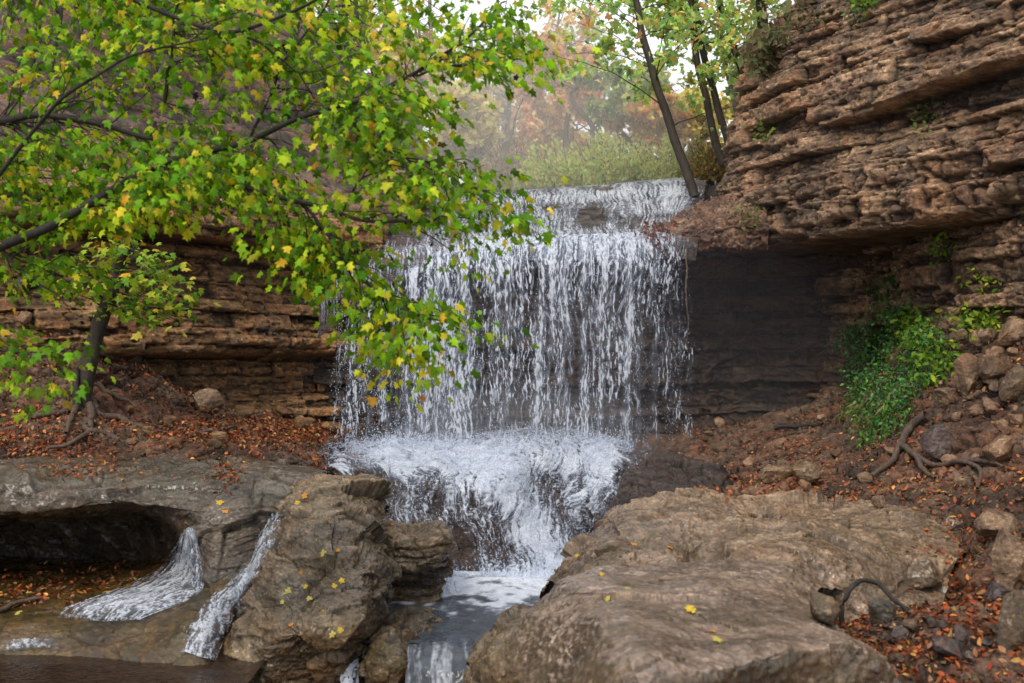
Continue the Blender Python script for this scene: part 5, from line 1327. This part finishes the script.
wood_tree('brown half-bare tree far left on the hillside', 110, 32, 10, 60, 60, BRN, 1300, 11)
wood_tree('green tree at the upper left corner of the wood', 20, 30, 5, 60, 50, GN, 1300, 12)
wood_tree('low green tree overhanging the thicket in front of the orange tree', 600, 29, 92, 34, 26, GN, 1100, 13, size=(.14, .3))
wood_tree('green sycamore crown over the pair of thin trees', 735, 27, 60, 36, 60, GN, 900, 14, size=(.16, .32))
wood_tree('bare-limbed orange tree high behind the leaning tree', 560, 52, 40, 40, 50, OR, 1500, 15, size=(.2, .4))
FAR = [('low olive crown filling the gap at the tips of the maple', 448, 36, 138, 40, 34, OLV), ('low orange crown just behind the thicket', 572, 36, 128, 34, 30, OR), ('far orange-brown crown closing the view left of centre', 470, 50, 50, 50, 66, OLV), ('far russet crown in the haze above the falls', 530, 54, 78, 50, 60, RB), ('far golden crown behind the orange tree', 622, 50, 100, 46, 44, YL),
       ('far orange crown low behind the thin trees', 690, 46, 118, 40, 40, OR), ('far brown crown behind the dull orange tree', 400, 54, 60, 56, 80, BRN), ('far yellow-brown crown at the foot of the misty hill', 560, 44, 140, 50, 34, OLV),
       ('far pale green crown over the thicket', 655, 42, 70, 34, 44, GN), ('far rust-coloured crown behind the maple', 330, 48, 50, 60, 80, RB), ('far tan crown above the misty brush', 500, 46, 140, 44, 40, OR)]
for i, (lab, px, Y, py, rx, ry, cols) in enumerate(FAR):
    wood_tree(lab, px, Y, py+18, rx, ry*0.72, cols, 2400, 30+i, size=(.2, .42))
for i, (px, Y, top) in enumerate([(335, 30, -20), (348, 33, -10), (362, 31, 5), (376, 36, 0), (392, 34, -30), (300, 28, -30), (405, 40, -20), (150, 27, -40), (160, 30, -20), (225, 29, -50), (60, 27, -60), (440, 44, -10)]):
    x = (px-CX)/F*Y; z0 = gz(x, Y)
    rr = np.random.default_rng(i+50)
    t = tree_thing('bare_tree', (x, Y, z0), 'thin grey bare trunk among others on the misty hillside', group='thin bare trunks on the hillside')
    v, f, q = tube([(x, Y, z0-.3), (x+rr.normal()*.2, Y, z0*.5-(top-CY)/F*Y*.5), (x+rr.normal()*.4, Y, -(top-CY)/F*Y), (x+rr.normal()*.6, Y, -(top-CY)/F*Y+4)], .13, .05, 7, .08, i)
    child('trunk', v, f, M['bark2'], t)
    lb, _ = limbs(q, 9, 1.6, .035, i, .7, .3); v, f = join(lb); child('limbs', v, f, M['bark2'], t)

for i, (px, py, top) in enumerate([(28, 70, -90), (78, 95, -80), (120, 60, -120), (152, 85, -60), (178, 45, -120), (215, 95, -70), (252, 70, -100), (292, 110, -60), (322, 95, -80), (350, 130, -60), (60, 150, -50), (384, 150, -40)]):
    h, n_ = hit(px, py); rr = np.random.default_rng(i+90); x, Y, z0 = h
    t = tree_thing('bare_tree', h, 'dark slender trunk growing on the brown slope behind the maple', group='slender trunks on the left slope')
    v, f, q = tube([h-[0, 0, .3], (x+rr.normal()*.1, Y, z0+1.2), (x+rr.normal()*.3, Y, z0+3), (x+rr.normal()*.5, Y, z0+6)], rr.uniform(.05, .11), .03, 7, .06, i)
    child('trunk', v, f, M['bark3'], t)
    lb, tips = limbs(q, 7, 1.3, .025, i, .6, .3); v, f = join(lb); child('limbs', v, f, M['bark3'], t)
    v, f, c = crown_leaves(tips, [(.4, .4, .25)]*len(tips), 260, (.06, .12), [(0.34, 0.3, 0.06), (0.2, 0.26, 0.05), (0.4, 0.22, 0.06)], [2, 2, 1], (OVAL_V, OVAL_F), seed=i); child('crown', v, f, M['far_leaf'], t, colors=c, smooth=False)

# --- pale thicket at the head of the falls
def blade_bush(label, px, py_base, Y, rx, h, n, cols, w, name='shrub', seed=0):
    x = (px-CX)/F*Y; zb = -(py_base-CY)/F*Y
    t = tree_thing(name, (x, Y, zb), label, 'shrub')
    RX, H = rx/F*Y, h/F*Y
    ang = RNG.uniform(0, 6.28, n); rad = np.sqrt(RNG.random(n))*RX
    hh = H*RNG.uniform(.2, 1.0, n)*np.sqrt(np.clip(1-(rad/RX)**2*.75, .1, 1))*(0.70+0.75*noise(rad*np.cos(ang)*2.2, rad*np.sin(ang)*2.2, px))
    pos = np.stack([x+rad*np.cos(ang), Y+rad*np.sin(ang)*.7, zb+hh], 1)
    ax = np.stack([np.cos(ang)*.6+.5*RNG.normal(size=n), .5*RNG.normal(size=n), .6+.5*RNG.random(n)], 1)
    v, f, c = leaves(pos, ax, unit(RNG.normal(size=(n, 3))+[0, -.8, .6]), RNG.uniform(.05, .13, n), (OVAL_V, OVAL_F), palette(n, cols, w))
    child('foliage', v, f, M['far_leaf'], t, colors=c, smooth=False)
    st_ = []
    for i in range(26):
        a = RNG.uniform(0, 6.28); r = RX*math.sqrt(RNG.random())*.8
        b = np.array([x+r*math.cos(a)*.6, Y+r*math.sin(a)*.5, zb-.1]); st_.append(tube([b, b+[.1*RNG.normal(), 0, H*.4], b+[r*math.cos(a)*.4+.2*RNG.normal(), 0, H*.85]], .015, .006, 4)[:2])
    v, f = join(st_); child('foliage_stems', v, f, M['root'], t)
TH = [(0.62, 0.68, 0.24), (0.72, 0.74, 0.30), (0.5, 0.62, 0.2), (0.76, 0.64, 0.26)]
blade_bush('pale yellow-green thicket above the left part of the lip, softened by mist', 560, 197, 24.5, 46, 58, 5200, TH, [2, 2, 2, 1])
blade_bush('tallest pale yellow-green thicket in the middle above the lip', 610, 196, 24.2, 54, 70, 7000, TH, [2, 3, 2, .7])
blade_bush('yellow-green thicket behind the foot of the leaning tree', 662, 195, 24.0, 46, 66, 5200, TH, [2, 2, 2, 1.2])
blade_bush('low orange-brown brush between the leaning tree and the cliff corner', 706, 190, 23.5, 30, 60, 2400, [(0.42, 0.28, 0.1), (0.36, 0.32, 0.1), (0.3, 0.18, 0.08)], [1, 1.3, .7])
blade_bush('misty tan brush at the left end of the thicket', 512, 198, 26.5, 36, 72, 2400, [(0.4, 0.28, 0.16), (0.36, 0.3, 0.17), (0.42, 0.33, 0.18)], [1, 1, 1])

# --- green plants hanging on the right cliff
def wall_plant(label, poly, n, cols, w, size, out, name='hanging_plant', droop=.5, T=(OVAL_V, OVAL_F)):
    pts = inpoly(poly, max(n//12, 1)); pos, cc = [], []
    root = None
    stems = []
    cx = np.mean([p[0] for p in poly]); top = min(p[1] for p in poly)
    tp, tn = hit(cx, (top+np.mean([p[1] for p in poly]))/2)
    t = tree_thing(name, tp, label, 'plant')
    for px, py in pts:
        h, nr = hit(px, py); o_ = np.array([-.25, -.85, .1])*RNG.uniform(.0, out)
        c = h+o_; m = 12
        stems.append(tube([h, (h+c)/2+[0, 0, .06], c+[0, 0, -.06]], .006, .003, 4)[:2])
        pos.append(c+RNG.normal(size=(m, 3))*np.array([.11, .11, .10])); cc.append(np.full(m, 0.6+0.8*RNG.random()))
    pos = np.concatenate(pos); cc = np.concatenate(cc); m = len(pos)
    v, f, c = leaves(pos, RNG.normal(size=(m, 3))*[1, .7, .6]+[0, -.3, -droop], unit(RNG.normal(size=(m, 3))*.6+np.array([0, -.6, .9])), RNG.uniform(size[0], size[1], m), T, palette(m, cols, w)*cc[:, None])
    child('foliage', v, f, M['leaf'], t, colors=c, smooth=False)
    v, f = join(stems); child('foliage_stems', v, f, M['root'], t)
TEAL = [(0.04, 0.15, 0.04), (0.07, 0.22, 0.06), (0.11, 0.27, 0.035), (0.16, 0.32, 0.12)]
YG = [(0.12, 0.24, 0.02), (0.2, 0.32, 0.03), (0.3, 0.34, 0.03), (0.07, 0.17, 0.02)]
wall_plant('bushy dark green plants cascading down the foot of the right cliff', [(840, 335), (862, 318), (890, 300), (925, 325), (945, 352), (940, 375), (915, 395), (900, 425), (872, 445), (855, 430), (850, 390), (842, 360)], 5600, TEAL, [1.6, 2, 2, 1.0], (.035, .085), .55)
wall_plant('bright yellow-green leafy sprays along the upper right side of the dark green plants', [(900, 315), (930, 322), (950, 350), (940, 378), (915, 380), (900, 350)], 700, YG, [2, 2, 1, 1], (.07, .13), .65)
wall_plant('fine dry grass hanging under the dark green plants', [(850, 400), (900, 395), (895, 425), (870, 445), (850, 435)], 420, [(0.08, 0.16, 0.03), (0.14, 0.18, 0.04), (0.2, 0.16, 0.05)], [1, 1, .6], (.09, .2), .45, T=(BLADE_V, BLADE_F), name='grass_tuft', droop=1.2)
wall_plant('small yellow-green plant on the ledge above the scree', [(955, 322), (975, 308), (1000, 318), (998, 332), (975, 336)], 260, YG, [1, 2, 1.5, .5], (.07, .14), .35)
wall_plant('tiny green sprig on the cliff face above the green plants', [(932, 240), (948, 236), (955, 255), (940, 258)], 72, YG, [2, 2, .5, 1], (.06, .11), .25, name='plant_sprig')
wall_plant('tiny yellow sprig on the cliff near the right edge', [(970, 274), (985, 280), (994, 292), (980, 292)], 48, YG, [.5, 2, 2, .2], (.06, .11), .25, name='plant_sprig')
wall_plant('little green tuft in a dark cleft of the cliff corner', [(760, 118), (774, 118), (772, 142), (762, 140)], 84, [(0.1, 0.16, 0.03), (0.16, 0.2, 0.04)], [1, 1], (.06, .12), .2, name='plant_sprig')
wall_plant('mossy weeds under the long overhanging ledge', [(918, 112), (932, 110), (934, 140), (922, 142)], 84, [(0.09, 0.14, 0.03), (0.14, 0.18, 0.04)], [1, 1], (.06, .11), .2, name='plant_sprig')
wall_plant('weeds at the brink of the dark recess', [(735, 215), (755, 205), (762, 218), (745, 225)], 84, [(0.12, 0.15, 0.04), (0.18, 0.18, 0.05)], [1, 1], (.06, .11), .2, name='plant_sprig')
wall_plant('pale green leaves high on the cliff under the top edge', [(852, -8), (876, -8), (872, 12), (856, 14)], 96, YG, [1, 1, .5, 1], (.08, .15), .4, name='plant_sprig')
wall_plant('green weeds on the cliff below the top edge', [(845, 10), (862, 8), (860, 34), (848, 32)], 72, [(0.1, 0.17, 0.06), (0.16, 0.22, 0.08)], [1, 1], (.06, .12), .25, name='plant_sprig')
wall_plant('brush clinging to the upper left shoulder of the cliff', [(742, 60), (775, 20), (800, -10), (815, 20), (790, 45), (760, 85)], 620, [(0.12, 0.15, 0.06), (0.2, 0.18, 0.08), (0.16, 0.10, 0.06)], [1.4, 1, 1], (.08, .18), .6, name='shrub')
wall_plant('small mossy plant hanging at the mouth of the dark recess', [(858, 278), (885, 272), (900, 292), (870, 300)], 130, [(0.06, 0.13, 0.04), (0.1, 0.16, 0.05)], [1, 1], (.06, .12), .3, name='plant_sprig')
wall_plant('red-brown dead plant hanging at the right end of the falls', [(640, 232), (662, 226), (672, 238), (650, 246)], 180, [(0.22, 0.07, 0.04), (0.16, 0.06, 0.04)], [1, 1], (.06, .13), .2, name='dead_plant')

# ================================================================== MIST
def mist(c, r, density, col, label):
    v, f = ICO3
    o = mesh_from('mist', v*np.array(r), f, None, origin=None); o.location = c
    m = volume_mat('mist_air', density, col); o.data.materials.append(m)
    return tag(o, label, 'mist', kind='stuff')
HAZE = bpy.data.meshes.new('haze')
def box_vol(lo, hi, density, col, label):
    x0, y0, z0 = lo; x1, y1, z1 = hi
    v = np.array([[x, y, z] for x in (x0, x1) for y in (y0, y1) for z in (z0, z1)], float)
    f = np.array([[0, 1, 3, 2], [4, 6, 7, 5], [0, 4, 5, 1], [2, 3, 7, 6], [0, 2, 6, 4], [1, 5, 7, 3]])
    o = mesh_from('haze', v, f, volume_mat('haze_air', density, col), smooth=False)
    return tag(o, label, 'haze', kind='stuff')
box_vol((-45, 22.0, 2.0), (45, 62, 26), 0.010, (1.0, 0.97, 0.90), 'pale autumn haze hanging in the wood upstream')
mist((0.4, 23.2, 4.5), (3.8, 2.0, 2.8), 0.10, (0.97, 0.97, 1.0), 'bright mist drifting over the head of the falls')
mist((3.4, 17.2, 0.1), (2.6, 1.0, 2.5), 0.032, (0.92, 0.88, 1.0), 'bluish veil of spray in the dark recess right of the falls')
mist((0.1, 16.3, 0.0), (2.7, 1.1, 2.3), 0.02, (0.96, 0.97, 1.0), 'thin spray haze drifting in front of the main curtain')
mist((0.3, 16.5, -1.5), (2.2, 1.0, 0.8), 0.09, (0.97, 0.98, 1.0), 'white spray cloud where the falls strike the rock')

# ================================================================== LIGHT AND CAMERA
EL, AZ = 46, 200
w = bpy.data.worlds.new('World'); sc.world = w; w.use_nodes = True
nt = w.node_tree; nt.nodes.clear()
sky = nt.nodes.new('ShaderNodeTexSky'); sky.sky_type = 'NISHITA'; sky.sun_disc = False
sky.sun_elevation = math.radians(EL); sky.sun_rotation = math.radians(AZ); sky.air_density = 1.0; sky.dust_density = 3.0
mx = nt.nodes.new('ShaderNodeMix'); mx.data_type = 'RGBA'; mx.inputs[0].default_value = 0.8
mx.inputs[7].default_value = (11.5, 11.4, 11.6, 1)
bg = nt.nodes.new('ShaderNodeBackground'); bg.inputs['Strength'].default_value = 0.135
ow = nt.nodes.new('ShaderNodeOutputWorld')
nt.links.new(sky.outputs[0], mx.inputs[6]); nt.links.new(mx.outputs[2], bg.inputs[0]); nt.links.new(bg.outputs[0], ow.inputs[0])
sl = bpy.data.lights.new('sun', 'SUN'); sl.energy = 2.6; sl.angle = math.radians(20); sl.color = (1.0, 0.90, 0.76)
so = bpy.data.objects.new('sun', sl); COL.objects.link(so)
a, e = math.radians(AZ), math.radians(EL)
sd = Vector((math.sin(a)*math.cos(e), math.cos(a)*math.cos(e), math.sin(e)))
so.rotation_mode = 'QUATERNION'; so.rotation_quaternion = sd.to_track_quat('Z', 'Y'); so.location = (0, 0, 30)

cam = bpy.data.cameras.new('camera'); co = bpy.data.objects.new('camera', cam); COL.objects.link(co)
cam.sensor_width = 36; cam.lens = 36; cam.clip_start = 0.05; cam.clip_end = 1500
co.rotation_euler = (math.radians(90), 0, 0)
cam.dof.use_dof = True; cam.dof.focus_distance = 15.5; cam.dof.aperture_fstop = 2.0
sc.camera = co
sc.view_settings.view_transform = 'Standard'; sc.view_settings.look = 'None'; sc.view_settings.exposure = 0
cy = sc.cycles
cy.max_bounces = 8; cy.diffuse_bounces = 4; cy.glossy_bounces = 2; cy.transmission_bounces = 4; cy.volume_bounces = 3; cy.transparent_max_bounces = 24
cy.use_adaptive_sampling = True; cy.adaptive_threshold = 0.02
cy.use_denoising = True
